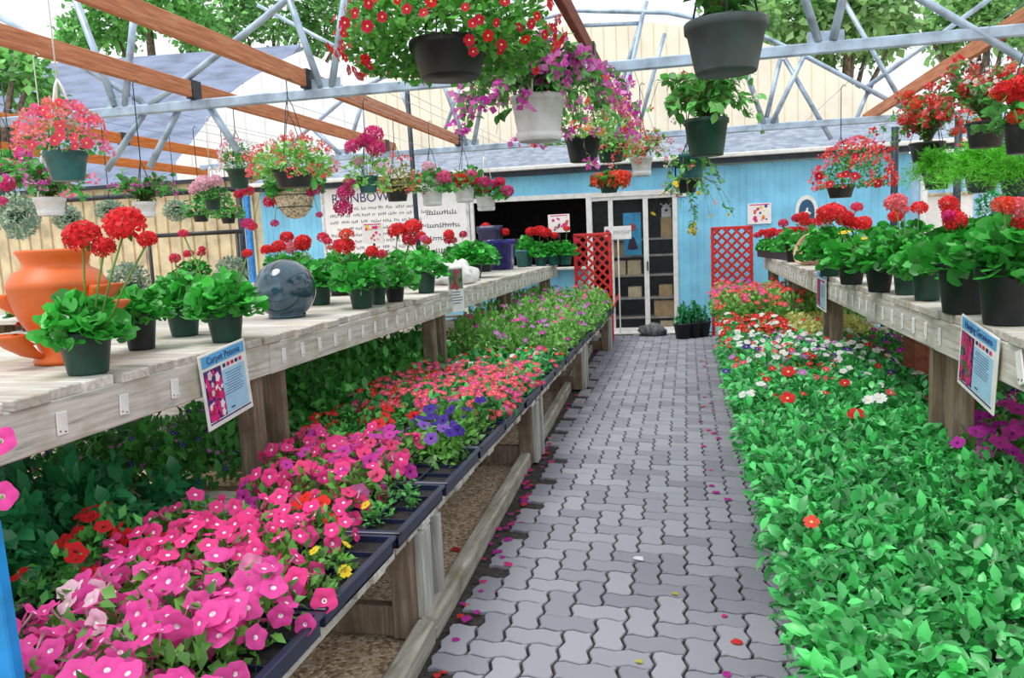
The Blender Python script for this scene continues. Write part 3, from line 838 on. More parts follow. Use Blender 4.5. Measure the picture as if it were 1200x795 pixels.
def poster(px0, py0, px1, py1, y, label, cat='poster', bgc=(244, 240, 240), seed=0, mount=True, foot=1.125):
    p, q = Py(px0, py0, y), Py(px1, py1, y); w, h = q.x - p.x, p.z - q.z
    t = thing('flower_poster', label, cat, ((p.x + q.x) / 2, y, q.z))
    MB().box((0, 0, h / 2), (w, .012, h), 0, None, .003).obj('backing', plain('poster_%d' % bgc[0], bgc, .5, var=.02), t)
    r = random.Random(seed); m = MB()
    for i in range(16):
        x, z, s = r.uniform(-.38, .38) * w, r.uniform(.15, .85) * h, r.uniform(.03, .075) * w
        m.add([(x, -.0075 - i * .0001, z)] + [(x + s * math.cos(2 * PI * k / 10) * (1 + .25 * (k % 2)), -.0075 - i * .0001, z + s * math.sin(2 * PI * k / 10) * (1 + .25 * (k % 2))) for k in range(10)], [(0, 1 + (k + 1) % 10, 1 + k)[::-1] for k in range(10)], r.randrange(4))
    m.box((0, -.007, h * .93), (w * .8, .001, h * .05), 3)
    m.obj('print', [plain('print_yellow', (240, 200, 60)), plain('print_violet', (70, 60, 140)), plain('print_orange', (226, 110, 60)), plain('print_pink', (216, 40, 130))], t)
    if mount:
        MB().bar((0, .015, 0), (0, .015, foot - q.z), .02, .02).obj('stake', M_DKSTEEL, t)
    return t
poster(424, 262, 450, 285, 7.6, 'small white flower poster on a stake in front of the big sign board', seed=1)
poster(642, 252, 668, 272, 11.2, 'white flower poster standing above the red geraniums before the dark shop opening', seed=2)
poster(876, 239, 904, 262, YW - .02, 'white flower poster on the blue wall above the far right geraniums', seed=3, mount=False)
# white plaque with pointed arch on the right blue wall
p = Py(945, 262, YW - .03); pq = thing('arched_plaque', 'white pointed-arch plaque with a dark centre on the blue wall', 'plaque', (p.x, YW - .03, p.z))
def arch_poly(w, h, y, n=8):
    L = [(-w, y, 0)] + [(-w + w * (1 - math.cos(k / n * PI / 2)) , y, h * .45 + h * .55 * math.sin(k / n * PI / 2)) for k in range(n + 1)]
    Rr = [(-x, y, z) for x, y, z in L[:-1]][::-1]
    return L + Rr
for nm, w, h, y0, y1, mt, zo in (('frame', .15, .40, -.02, .02, MATS_WHITE, 0), ('picture', .105, .30, -.028, -.021, plain('deep_teal', (40, 84, 120), .3), .04)):
    A = arch_poly(w, h, y0); B = arch_poly(w, h, y1); n = len(A)
    MB().add([(x, y, z + zo) for x, y, z in A + B], [tuple(range(n)), tuple(range(n, 2 * n))[::-1]] + [(k, n + k, n + (k + 1) % n, (k + 1) % n) for k in range(n)]).obj(nm, mt, pq)
mo = MB()
mo.tube([(-.05, -.032, .12), (.0, -.032, .17), (.05, -.032, .13)], .022, 6); mo.tube([(0, -.032, .17), (.01, -.032, .22)], .015, 6)
mo.obj('motif', MATS_WHITE, pq)
# white cabinet-like notice board at the right
p, q = Py(1083, 229, 11.95), Py(1139, 262, 11.95)
nb = thing('notice_board', 'blank white notice board with a worn top edge before the pale ribbed wall', 'board', ((p.x + q.x) / 2, 11.95, q.z - .5))
MB().box((0, 0, (p.z - q.z + .5) / 2), (q.x - p.x, .04, p.z - q.z + .5), 0, None, .005).obj('panel', MATS_WHITE, nb)
MB().box((0, -.01, p.z - q.z + .5), (q.x - p.x + .06, .08, .04), 0, None, .008).obj('top_rail', plain('worn_rail', (180, 164, 136), .7, var=.3), nb)
for s in (-1, 1): MB().box((s * .3, 0, -(q.z - .5) / 2), (.05, .04, q.z - .5)).obj('leg', MATS_WHITE, nb)
# red lattices at the bench ends
def lattice(px0, px1, pyt, y, zb, label):
    p, q = Py(px0, pyt, y), Py(px1, pyt, y); w = q.x - p.x; h = (p.z + q.z) / 2 - zb
    t = thing('lattice_panel', label, 'lattice', ((p.x + q.x) / 2, y, 0))
    f = MB()
    for s in (-1, 1): f.box((s * (w / 2 - .02), 0, (zb + h) / 2), (.045, .035, zb + h), 0, None, .004)
    for z in (zb, zb + h): f.box((0, 0, z), (w, .035, .04), 0, None, .004)
    f.obj('frame', M_RED, t)
    m = MB(); st = .135
    k = -h
    while k < w:
        for sg in (1, -1):
            x0, z0 = k, 0.0; x1, z1 = k + h, h
            if x0 < 0: z0 = -x0; x0 = 0
            if x1 > w: z1 = h - (x1 - w); x1 = w
            if z1 - z0 > .03:
                a_, b__ = (x0 - w / 2) * sg, (x1 - w / 2) * sg
                m.bar((a_, .007 * sg, zb + z0), (b__, .007 * sg, zb + z1), .034, .012, 0, 0, (0, 1, 0.01))
        k += st
    m.obj('lattice', M_RED, t)
lattice(672, 716, 275, 11.45, .62, 'red lattice panel at the end of the left benches beside the glass door')
lattice(833, 882, 267, 11.75, .45, 'red lattice panel against the blue wall at the end of the right benches')
# shelves and goods behind the door glass
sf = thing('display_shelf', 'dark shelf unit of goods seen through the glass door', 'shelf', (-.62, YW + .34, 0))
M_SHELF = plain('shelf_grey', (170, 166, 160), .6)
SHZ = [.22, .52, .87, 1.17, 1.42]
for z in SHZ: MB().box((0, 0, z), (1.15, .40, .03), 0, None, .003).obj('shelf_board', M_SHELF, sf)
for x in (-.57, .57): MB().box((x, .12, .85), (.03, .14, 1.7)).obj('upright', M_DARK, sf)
M_CARD = plain('cardboard', (196, 166, 122), .8, var=.08); M_CARD2 = plain('kraft_pale', (220, 206, 170), .8, var=.06)
def carton(x, z, w, h, mat, label, d=.26):
    t = thing('carton', label, 'box', (x, YW + .30, z + .016)); MB().box((0, 0, h / 2), (w, d, h), 0, None, .004).obj('box_body', mat, t)
    MB().box((0, 0, h + .001), (w * .2, d * .99, .002)).obj('tape', M_CARD2 if mat is M_CARD else M_CARD, t)
    return t
carton(-.30, 1.42, .17, .30, M_CARD, 'tall cardboard box with a white birdhouse on top, behind the door glass')
carton(-1.0, 1.17, .22, .20, M_CARD, 'square brown box on the upper shelf behind the left door pane')
carton(-1.05, .87, .24, .22, M_CARD2, 'pale box at the left of the middle shelf behind the door glass')
carton(-.80, .87, .2, .22, M_CARD2, 'pale box second from left on the middle shelf behind the door glass')
carton(-.36, .22, .30, .24, M_CARD, 'wide brown box on the bottom shelf behind the narrow door pane')
carton(-.33, .52, .2, .18, M_CARD, 'small brown box on the second shelf behind the narrow door pane')
carton(-.80, .52, .2, .16, M_CARD2, 'small pale box on the second shelf behind the wide door pane')
carton(-.30, .02, .25, .13, M_CARD2, 'low pale box on the floor under the shelf behind the door glass')
bh = thing('birdhouse', 'small white birdhouse standing on a cardboard box behind the glass', 'birdhouse', (-.30, YW + .24, 1.42 + .016 + .303))
MB().add([(-.07, -.06, 0), (.07, -.06, 0), (.07, -.06, .13), (0, -.06, .21), (-.07, -.06, .13), (-.07, .06, 0), (.07, .06, 0), (.07, .06, .13), (0, .06, .21), (-.07, .06, .13)],
         [(0, 1, 2, 3, 4), (5, 9, 8, 7, 6), (0, 5, 6, 1), (1, 6, 7, 2), (2, 7, 8, 3), (3, 8, 9, 4), (4, 9, 5, 0)]).obj('house', MATS_WHITE, bh)
rfm = MB()
for s in (-1, 1): rfm.bar((s * .045, -.08, .175), (s * .045, .08, .175), .12, .012, 0, 0, (s * -.75, 0, 1))
rfm.obj('roof', plain('pale_grey', (206, 212, 216)), bh)
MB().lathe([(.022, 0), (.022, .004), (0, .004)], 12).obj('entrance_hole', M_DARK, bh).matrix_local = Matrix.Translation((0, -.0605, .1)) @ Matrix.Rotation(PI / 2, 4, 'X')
# blue poster hung behind the glass
p, q = Py(730, 250, YW + .07), Py(752, 299, YW + .07)
bp = thing('blue_poster', 'tall bright blue poster with a dark figure hung inside the glass door', 'poster', ((p.x + q.x) / 2, YW + .07, q.z)); w, h = q.x - p.x, p.z - q.z
MB().box((0, 0, h / 2), (w, .01, h)).obj('sheet', plain('poster_blue', (40, 160, 214), .4), bp)
m = MB(); m.lathe([(.0, .0), (.09, .02), (.05, .14), (.02, .2)], 10, 0, (0, 0, 0)); V = [(x, -.007 - abs(y) * .02, z + h * .12) for x, y, z in m.v]; m.v = V
m.add([(r_ * math.cos(t_), -.009, h * .66 + r_ * math.sin(t_)) for r_, t_ in [(.06, 2 * PI * k / 12) for k in range(12)]], [tuple(range(12))], 1)
m.obj('figure', [plain('figure_dark', (66, 50, 96)), plain('figure_red', (170, 60, 80))], bp)
# white placard with a red bird, on the door
p, q = Py(708, 266, YW - .12), Py(740, 280, YW - .12)
wp = thing('bird_placard', 'wide white placard with a small dark red bird, by the glass door', 'sign', ((p.x + q.x) / 2, YW - .12, q.z)); w, h = q.x - p.x, p.z - q.z
MB().box((0, 0, h / 2), (w, .012, h), 0, None, .002).obj('card', MATS_WHITE, wp)
m = MB(); m.tube([(-w * .44, -.01, h * .72), (-w * .38, -.01, h * .6), (-w * .3, -.01, h * .35)], [.02, .035, .012], 8); m.tube([(-w * .3, -.01, h * .35), (-w * .24, -.01, h * .2)], [.012, .008], 6); m.obj('bird', plain('bird_red', (120, 26, 44)), wp)
m = MB(); r = random.Random(5)
for i in range(9): x = -w * .15 + i * .028; hh = r.choice((.05, .07)); m.box((x, -.0068, h * .52), (.008, .001, hh)); m.box((x + .009, -.0068, h * .52 + r.uniform(-.02, .02)), (.014, .001, .008))
m.obj('lettering', plain('pale_ink', (150, 150, 160)), wp)
MB().bar((0, .01, 0), (0, .01, -q.z + .0), .02, .02).obj('stake', MATS_WHITE, wp)
# rock doorstop
rk = MB(); n = 12; prof = [(.0, .0), (.16, .01), (.2, .07), (.17, .13), (.09, .17), (0, .18)]
rk.lathe(prof, n); rk.v = [(x * (1.1 + .18 * math.sin(3 * x * 30 + z * 20)), y * .8 * (1 + .15 * math.cos(x * 40)), z * (1 + .12 * math.sin(x * 25 + y * 18))) for x, y, z in rk.v]
o = rk.obj('doorstop_rock', plain('rock', (100, 100, 102), .9, var=.3, scale=20, bump=.6), None, (-.52, YW - .3, 0)); tag(o, 'dark grey rock lying at the foot of the glass door', 'rock')
# small tan fabric stool? dark red hand fork leaning by the far left post
hf = thing('garden_fork', 'dark garden fork with a red grip leaning at the foot of the shop door frame', 'tool', (-1.12, YW - .3, 0))
MB().tube([(0, 0, .35), (.1, .22, .62)], .014, 8).obj('handle', M_RED, hf)
m = MB()
for k in (-1, 0, 1): m.tube([(.03 * k, 0, .36), (.03 * k - .02, -.02, .2), (.03 * k - .03, -.03, 0)], .006, 6)
m.obj('tines', M_DKSTEEL, hf)

# ================================================================== jars, balls and planters on the tall benches
U_ = Pz(78, 424, ZT); ur = thing('strawberry_jar', 'big orange terracotta strawberry jar with side pockets, at the left edge of the photo', 'jar', (U_.x, U_.y, ZT))
k = .40 / .40
prof = [(.0, 0), (.125, 0), (.13, .015), (.10, .045), (.115, .09), (.17, .18), (.195, .25), (.20, .285), (.205, .295), (.195, .31), (.17, .345), (.135, .36), (.13, .375), (.14, .40), (.155, .42), (.15, .428), (.135, .425), (.12, .40), (.11, .37), (0, .36)]
prof = [(r * .83, z * .97) for r, z in prof]
MB().lathe(prof, 40, 0).obj('jar_body', M_TERRA, ur)
def pocket(az, z, r0=.165):
    m = MB(); d = Vector((math.cos(az), math.sin(az), 0)); n = 14; s = Vector((-d.y, d.x, 0))
    rows = [(0.0, -.085, .02), (.03, -.07, .04), (.07, -.035, .058), (.10, .0, .068), (.106, .012, .07), (.10, .013, .062), (.075, -.015, .05), (.04, -.03, .035)]
    V = []; F = []
    base = d * (r0 - .075) + Vector((0, 0, z))
    for o_, dz, rad in rows:
        for i in range(n):
            a = 2 * PI * i / n
            V.append(base + d * (o_ + rad * math.cos(a) * .75) + s * rad * math.sin(a) + Vector((0, 0, dz)))
    for j in range(len(rows) - 1):
        for i in range(n): F.append((j * n + i, j * n + (i + 1) % n, (j + 1) * n + (i + 1) % n, (j + 1) * n + i))
    F.append(tuple(range(n))[::-1])
    m.add(V, F, 0, True); m.obj('pocket', M_TERRA, ur)
for az, z in ((math.radians(-38), .14), (math.radians(195), .245), (math.radians(250), .11), (math.radians(60), .2), (math.radians(130), .15), (math.radians(5), .27)): pocket(az, z)
bl = Pz(337, 372, ZT); gb = thing('glazed_sphere', 'large glossy blue-grey glazed ball standing on the left tall bench', 'garden ball', (bl.x, bl.y, ZT))
gm2, nt, b = newmat('blue_glaze'); tc = nt.nodes.new('ShaderNodeTexCoord'); n1 = nt.nodes.new('ShaderNodeTexNoise'); n1.inputs['Scale'].default_value = 9; n1.inputs['Distortion'].default_value = 1.2; n1.inputs['Detail'].default_value = 4
nt.links.new(tc.outputs['Object'], n1.inputs['Vector']); r1 = ramp(nt, [(22, 46, 60), (42, 72, 88), (84, 116, 132)], [.3, .55, .8]); nt.links.new(n1.outputs['Fac'], r1.inputs['Fac']); nt.links.new(r1.outputs[0], b.inputs['Base Color']); b.inputs['Roughness'].default_value = .12; b.inputs['Coat Weight'].default_value = .6
R_ = .168; pr = [(0, 0), (.10, 0), (.105, .012), (.10, .022)] + [(R_ * math.sin(a), .022 + R_ * .80 - R_ * math.cos(a) * 1.0 * (1)) for a in [math.asin(.10 / R_) + (PI - math.asin(.10 / R_)) * i / 22 for i in range(23)]]
pr = [(r, z) for r, z in pr]; z0 = pr[4][1]; pr = pr[:4] + [(max(r, 0.0001), z - z0 + .022) for r, z in pr[4:]]
MB().lathe(pr, 40).obj('ball_body', gm2, gb)
def square_planter(px, py, wpx, hpx, mat, label, z=ZT, taper=.8, cat='planter', name='glazed_planter', shift=0.0):
    p = Pz(px, py, z)
    if p.y > 10.9: p = Py(px, py, 10.9)
    w = wpx * p.y / FPX / 1.05; h = hpx * p.y / FPX
    t = thing(name, label, cat, (p.x, p.y + shift, z), random.uniform(-.1, .1))
    MB().lathe([(0, 0), (w * .5 * taper, 0), (w * .52, h * .82), (w * .58, h * .84), (w * .58, h), (w * .5, h), (w * .48, h * .86)], 32, 0, sq=5).obj('planter_body', mat, t)
    MB().lathe([(w * .47, h * .88), (0, h * .9)], 24, 0, sq=5).obj('soil', M_SOIL, t)
    return t
M_COBALT = plain('cobalt_glaze', (52, 46, 128), .15, var=.2)
square_planter(588, 316, 34, 36, M_COBALT, 'square purple-blue glazed planter on the far part of the left tall bench')
tb = square_planter(576, 309, 26, 50, plain('dark_blue_glaze', (44, 44, 84), .3), 'tall dark blue planter box behind the purple-blue glazed planter', taper=.95, name='tall_planter')
square_planter(612, 313, 14, 20, M_TEALPOT, 'small teal pot of pale green leaves right of the purple-blue planter', name='teal_pot')
# terracotta pot lying on its side on the right bench
p = Pz(948, 317, ZT); lp = thing('clay_pot', 'pale terracotta pot tipped on its side on the right tall bench among the geraniums', 'pot', (p.x + .05, p.y, ZT))
MB().lathe([(0, 0), (.085, 0), (.115, .19), (.13, .19), (.135, .25), (.12, .25), (.11, .19), (.08, .02), (0, .015)], 28).obj('pot_body', plain('pale_clay', (222, 176, 150), .7, var=.08), lp, (.10, 0, .098)).rotation_euler = (0, math.radians(-68), .5)
# white cloth bundle and picture card at the left bench edge
p = Pz(536, 333, ZT); cl = MB(); cl.lathe([(0, 0), (.12, .0), (.15, .02), (.16, .05), (.155, .08), (.14, .11), (.115, .14), (.08, .165), (.05, .18), (0, .185)], 48); cl.v = [(x * (1.3 + .22 * math.sin(9 * math.atan2(y, x))), y * (1 + .2 * math.sin(7 * math.atan2(y, x) + 1)), z * (1 + .18 * math.sin(5 * math.atan2(y, x)))) for x, y, z in cl.v]
cl.v = [tuple(Vector(v) * (1 + .35 * mnoise.noise(Vector(v) * 22))) for v in cl.v]; cl.v = [(x, y, max(0, z)) for x, y, z in cl.v]
tag(cl.obj('cloth_bundle', plain('white_cloth', (232, 232, 230), .8, var=.05), None, (p.x - .03, p.y, ZT + .001)), 'crumpled white cloth lying on the left tall bench behind a picture card', 'cloth')
p = Px(534, 333, LX + .02); pc = thing('picture_card', 'small card with red flower picture and text at the edge of the left tall bench', 'card', (LX + .02, p.y, ZT - .14), PI / 2 - .5)
MB().box((0, 0, .14), (.17, .005, .36), 0, None, .002).obj('card', MATS_WHITE, pc)
m = MB(); m.box((0, -.004, .225), (.15, .001, .16), 0)
for i in range(14):
    x, z, r = random.uniform(-.06, .06), random.uniform(.16, .29), random.uniform(.012, .022); m.add([(x + r * math.cos(2 * PI * k / 8), -.0048, z + r * 1.3 * math.sin(2 * PI * k / 8)) for k in range(8)], [tuple(range(8))], 1 + i % 2)
for i in range(5): m.box((0, -.004, .12 - i * .022), (random.uniform(.08, .14), .001, .007), 3)
m.obj('print', [plain('print_leafy', (90, 120, 100)), plain('print_red', (190, 30, 70)), plain('print_green', (60, 120, 70)), M_INKG], pc)

# ================================================================== foliage library
L_PET = leafmat('petunia', (96, 158, 64)); L_BED = leafmat('bedding', (80, 184, 100), .3, .5); L_GER = leafmat('geranium', (66, 172, 66), .36, .5)
L_MIDL = leafmat('mid_light', (92, 164, 66), .42, .45); L_DARK = leafmat('dark', (56, 148, 92), .25, .45); L_LIGHT = leafmat('light', (134, 198, 98), .45); L_MID = leafmat('mid', (78, 162, 72), .42, .4)
L_FERN = leafmat('fern', (104, 204, 56), .5, .3); L_SILV = leafmat('silver', (160, 184, 164), .6, .3); L_FUCH = leafmat('fuchsia', (88, 158, 74), .42, .4)
L_TREE = leafmat('tree', (118, 184, 100), .5, .45); L_TREE2 = leafmat('tree_pale', (150, 200, 130), .5, .4); L_YEL = leafmat('yellow_green', (210, 214, 130), .5, .25)
L_STEM = plain('stem_green', (110, 150, 70), .6)
L_BROWN = plain('twig', (112, 92, 62), .7)
def lib(fn, n): return [fn() for _ in range(n)]
FO = {
 'petunia': lib(lambda: mound_mb(95, .115, .105, T_DIAM, .042, fill=.3).mesh('foliage', [L_PET]), 4),
 'bed': lib(lambda: mound_mb(135, .115, .13, T_OVATE, .052, zmin=-.2, D=.05, fill=.3, upw=.75, jit=.55, W=.8, stems=6).mesh('foliage', [L_BED]), 6),
 'bededge': lib(lambda: mound_mb(190, .15, .13, T_OVATE, .055, zmin=-.6, D=.2, fill=.4, upw=.3, jit=.55, W=.8).mesh('foliage', [L_BED]), 4),
 'bedsmall': lib(lambda: mound_mb(75, .105, .12, T_OVATE, .052, fill=.3, upw=.7, jit=.5, stems=6).mesh('foliage', [L_BED]), 4),
 'midsmall': lib(lambda: mound_mb(110, .13, .14, T_DIAM, .045, fill=.35).mesh('foliage', [L_MID]), 4),
 'light': lib(lambda: mound_mb(260, .17, .22, T_DIAM, .052, fill=.4).mesh('foliage', [L_LIGHT]), 4),
 'dark': lib(lambda: mound_mb(105, .14, .15, T_OVATE, .066, fill=.35, upw=.5, W=1.15).mesh('foliage', [L_DARK]), 4),
 'ger': lib(lambda: mound_mb(230, .165, .17, T_ROUND, .054, zmin=-.15, D=.08, fill=.45, upw=.2, jit=.5, stems=30, z0=.0).mesh('foliage', [L_GER]), 5),
 'gerbig': lib(lambda: mound_mb(430, .165, .17, T_ROUND, .038, zmin=-.15, D=.08, fill=.5, upw=.2, jit=.5, stems=30).mesh('foliage', [L_GER]), 3),
 'gerfar': lib(lambda: mound_mb(190, .165, .17, T_LOBE, .052, zmin=-.15, D=.08, fill=.45, upw=.2, jit=.5).mesh('foliage', [L_GER]), 4),
 'bushy': lib(lambda: mound_mb(170, .2, .24, T_OVATE, .06, fill=.45, stems=10).mesh('foliage', [L_MID]), 3),
 'cream': lib(lambda: mound_mb(120, .14, .13, T_DIAM, .05, fill=.4).mesh('foliage', [L_YEL]), 3),
 'silver': lib(lambda: mound_mb(900, .22, .22, T_DIAM, .05, zmin=-1, fill=.55, W=1.2).mesh('foliage', [L_SILV]), 3),
}
def plant(kind, name, label, cat, x, y, z, s=1.0, group=None, flowers=None, n=0, fs=.05, zs=1.0, R=None, H=None, zmin=.2, mind=.7, leafname='foliage', face=(0, -.55, .65), jit=.25):
    t = thing(name, label, cat, (x, y, z), 0, group)
    mk(leafname, random.choice(FO[kind]), t, (0, 0, 0), random.uniform(0, 6.28), (s, s, s * zs))
    if flowers and n:
        base = {'petunia': (.115, .105), 'bed': (.105, .12), 'bededge': (.15, .13), 'bedsmall': (.105, .12), 'midsmall': (.13, .14), 'light': (.17, .22), 'dark': (.14, .15), 'ger': (.165, .17), 'cream': (.14, .13), 'bushy': (.2, .24), 'silver': (.22, .22)}[kind]
        scatter(t, flowers, n, (R or base[0] * s), (H or base[1] * s * zs), fs, zmin=zmin, mind=mind, face=face, jit=jit)
    return t
HOT = petunia('hot', (236, 80, 168), (250, 226, 236)); HOT2 = petunia('hot2', (244, 66, 146), (252, 236, 240)); ORCH = petunia('orchid', (206, 62, 170), (150, 30, 110))
PALEP = petunia('pale', (246, 208, 226), (250, 240, 230)); REDP = petunia('red', (222, 34, 40), (120, 14, 24)); PURP = petunia('purple', (66, 40, 150), (36, 22, 90)); MAG = petunia('magenta', (190, 44, 170), (120, 20, 110))
WHT = petunia('white', (246, 244, 248), (240, 236, 200))
D_SALM = disc('salmon', (240, 84, 112)); D_PINK = disc('pink', (232, 74, 150)); D_RED = disc('red', (226, 34, 40)); D_WHITE = disc('white', (248, 246, 246)); D_PUR = disc('purple', (96, 52, 160)); D_MAG = disc('magenta', (204, 48, 150))
D_LILAC = disc('lilac', (190, 120, 200)); D_YEL = disc('yellow', (246, 214, 50), (200, 120, 20)); D_COR = disc('coral', (236, 80, 66)); D_ORG = disc('orange', (244, 150, 60)); D_CRIM = disc('crimson', (200, 30, 60)); D_BLUE = disc('blue', (70, 72, 170))
UR = [umbel('red', (240, 42, 48), 46, s) for s in (0, 1)]; US = [umbel('salmon', (242, 106, 116), 34, s) for s in (0, 1)]; UC = [umbel('cherry', (230, 40, 84), 40, 2)]; UP = [umbel('pink', (240, 90, 150), 34, 3)]; UO = [umbel('orange', (238, 70, 42), 34, 4)]; UPALE = [umbel('pale', (246, 190, 210), 30, 5)]
UM = [umbel('magenta', (226, 40, 130), 30, 6)]
BOUG = [cluster('boug', (206, 62, 178)), cluster('boug2', (220, 84, 190))]; CLR = [cluster('redcl', (222, 44, 44)), cluster('red2', (236, 66, 60))]; CLO = [cluster('orangecl', (244, 160, 60))]
CLPK = [cluster('pinkcl', (238, 96, 150))]; CLW = [cluster('whitecl', (246, 236, 238))]; CLSAL = [cluster('salmoncl', (240, 120, 110))]

# ------------------------------------------------------------------ left low bench
def rowgrid(x0, x1, y0, y1, dx, dy, j=.02):
    out = []; y = y0; r = 0
    while y <= y1:
        x = x0
        while x >= x1 if x1 < x0 else x <= x1:
            out.append((x + random.uniform(-j, j), y + random.uniform(-j, j) + (dy / 2 if r % 2 else 0))); x += -dx if x1 < x0 else dx; r += 1
        y += dy
    return out
for x, y in rowgrid(-1.14, -1.60, 1.33, 1.95, .15, .16):
    plant('petunia', 'petunia_plant', 'hot pink petunia plant in the trays nearest the camera, lower left', 'petunia', x, y, ZP, random.uniform(.95, 1.15), 'hot pink petunias at the near end', [HOT, HOT, HOT, HOT, PALEP if random.random() < .25 else HOT], 16, .068, zs=1.5, zmin=.05, mind=.5, jit=.75)
for x, y in rowgrid(-1.24, -1.72, 2.05, 2.52, .16, .16):
    plant('petunia', 'petunia_plant', 'deep pink white-eyed petunia plant in the second tray along the left low bench', 'petunia', x, y, ZP, 1.05, 'deep pink petunias in the second tray', [HOT2], 13, .062, zs=1.45, zmin=.1, mind=.5, jit=.65)
for x, y in ((-1.86, 1.92), (-1.90, 2.12), (-1.78, 2.22), (-2.0, 2.3)):
    plant('midsmall', 'petunia_plant', 'red petunia plant with plenty of green leaves behind the hot pink ones', 'petunia', x, y, ZP, .95, 'red petunias behind the pink ones', [REDP], 4, .07, zmin=.5, jit=.5, zs=1.2)
for i, (x, y) in enumerate(((-1.10, 2.02), (-1.12, 2.2))):
    plant('petunia', 'petunia_plant', ['green plant with a deep pink flower at the tray edge', 'leafy plant with a few yellow flowers at the tray edge'][i], 'bedding plant', x, y, ZP, .9, None, [HOT2] if i == 0 else [D_YEL], 2 if i == 0 else 3, .075 if i == 0 else .04, zmin=.1)
for x, y in rowgrid(-1.30, -1.84, 2.72, 3.42, .155, .16):
    if x < -1.72 and y < 3.05: continue
    plant('petunia', 'petunia_plant', 'pink petunia plant of the third tray, before the legs of the tall left bench', 'petunia', x, y, ZP, 1.05, 'pink petunias of the third tray', [ORCH, HOT2, HOT2, petunia('rose', (236, 74, 130), (160, 20, 70))], 12, .064, zs=1.45, zmin=.1, mind=.5, jit=.65)
plant('petunia', 'petunia_plant', 'scarlet petunia plant among the pink ones of the third tray', 'petunia', -1.36, 2.6, ZP, 1.0, None, [petunia('scarlet', (238, 44, 36), (140, 20, 20))], 6, .07)
plant('midsmall', 'marigold_plant', 'ferny green plant without flowers at the edge of the third navy tray', 'bedding plant', -1.13, 2.86, ZP, .85)
plant('midsmall', 'marigold_plant', 'low green plant with one yellow bloom at the edge of the third navy tray', 'bedding plant', -1.15, 2.66, ZP, .6, None, [D_YEL], 1, .04)
for x, y in rowgrid(-1.55, -1.9, 3.5, 4.1, .17, .18):
    plant('midsmall', 'petunia_plant', 'leafy plant with a few red blooms beside the purple petunias', 'petunia', x, y, ZP, 1.0, 'red-flecked leafy plants', [REDP], 2, .07, zmin=.5)
for x, y in rowgrid(-1.16, -1.44, 3.45, 4.15, .15, .16):
    plant('petunia', 'petunia_plant', 'purple petunia plant with bright green leaves in the fourth tray', 'petunia', x, y, ZP, 1.15, 'purple petunias', [PURP, PURP, petunia('lav', (130, 84, 186), (60, 30, 110))], 3, .07, zs=1.25, zmin=.3)
for x, y in rowgrid(-1.12, -1.95, 4.3, 5.45, .16, .18):
    plant('bedsmall', 'impatiens_plant', 'salmon pink impatiens plant in the trays halfway along the left low bench', 'impatiens', x, y, ZP, 1.1, 'salmon pink impatiens', [D_SALM, D_SALM, D_PINK, D_RED if x < -1.6 else D_SALM], 22, .046, zs=1.25, zmin=.15, mind=.6)
for x, y in rowgrid(-1.12, -1.75, 5.6, 6.4, .2, .22):
    plant('bedsmall', 'impatiens_plant', 'impatiens plant with mixed pink, red and white blooms before the tall pink-flecked foliage', 'impatiens', x, y, ZP, 1.15, 'mixed impatiens of the left low bench', [D_SALM, D_WHITE, D_RED, D_MAG], 6, .045)
for x, y in rowgrid(-1.16, -2.05, 6.65, 11.0, .27, .33, .04):
    plant('light', 'calibrachoa_plant', 'light green bushy plant with small magenta flowers, far end of left low bench', 'bedding plant', x, y, ZP, random.uniform(1.0, 1.2), 'pink-flecked light green plants', [D_MAG, D_PINK, D_LILAC], 6, .055, zs=1.3 + max(0, (-x - 1.1)) * .4, zmin=.3)
for x, y in rowgrid(-2.05, -2.85, 4.3, 6.5, .24, .26, .03):
    plant('bushy', 'leafy_plant', 'tall dense green foliage plant under the left tall bench behind the impatiens', 'foliage plant', x, y, ZL, 1.05, 'tall green plants under the left tall bench', zs=1.45)
for x, y in rowgrid(-2.05, -3.0, 3.85, 4.2, .24, .24, .03):
    plant('bushy', 'leafy_plant', 'green foliage plant behind the bench legs and the red-flecked plants', 'foliage plant', x, y, ZL, .85, 'green plants behind the bench legs')
for x, y in rowgrid(-2.15, -3.2, 1.7, 2.95, .23, .21, .02):
    plant('dark', 'begonia_plant', 'dark glossy broad-leaved plant under the left tall bench near the front', 'foliage plant', x, y, ZL, 1.1, 'dark broad-leaved plants', zs=1.6 if x < -2.3 else 1.15)
for x, y in rowgrid(-2.25, -3.2, 3.05, 3.75, .2, .2, .02):
    plant('midsmall', 'lobelia_plant', 'green plant with tiny violet-blue flowers behind the blue plant card', 'bedding plant', x, y, ZL, 1.3, 'violet-flowered plants under the left tall bench', [D_BLUE, D_LILAC], 8, .028, zs=1.5)

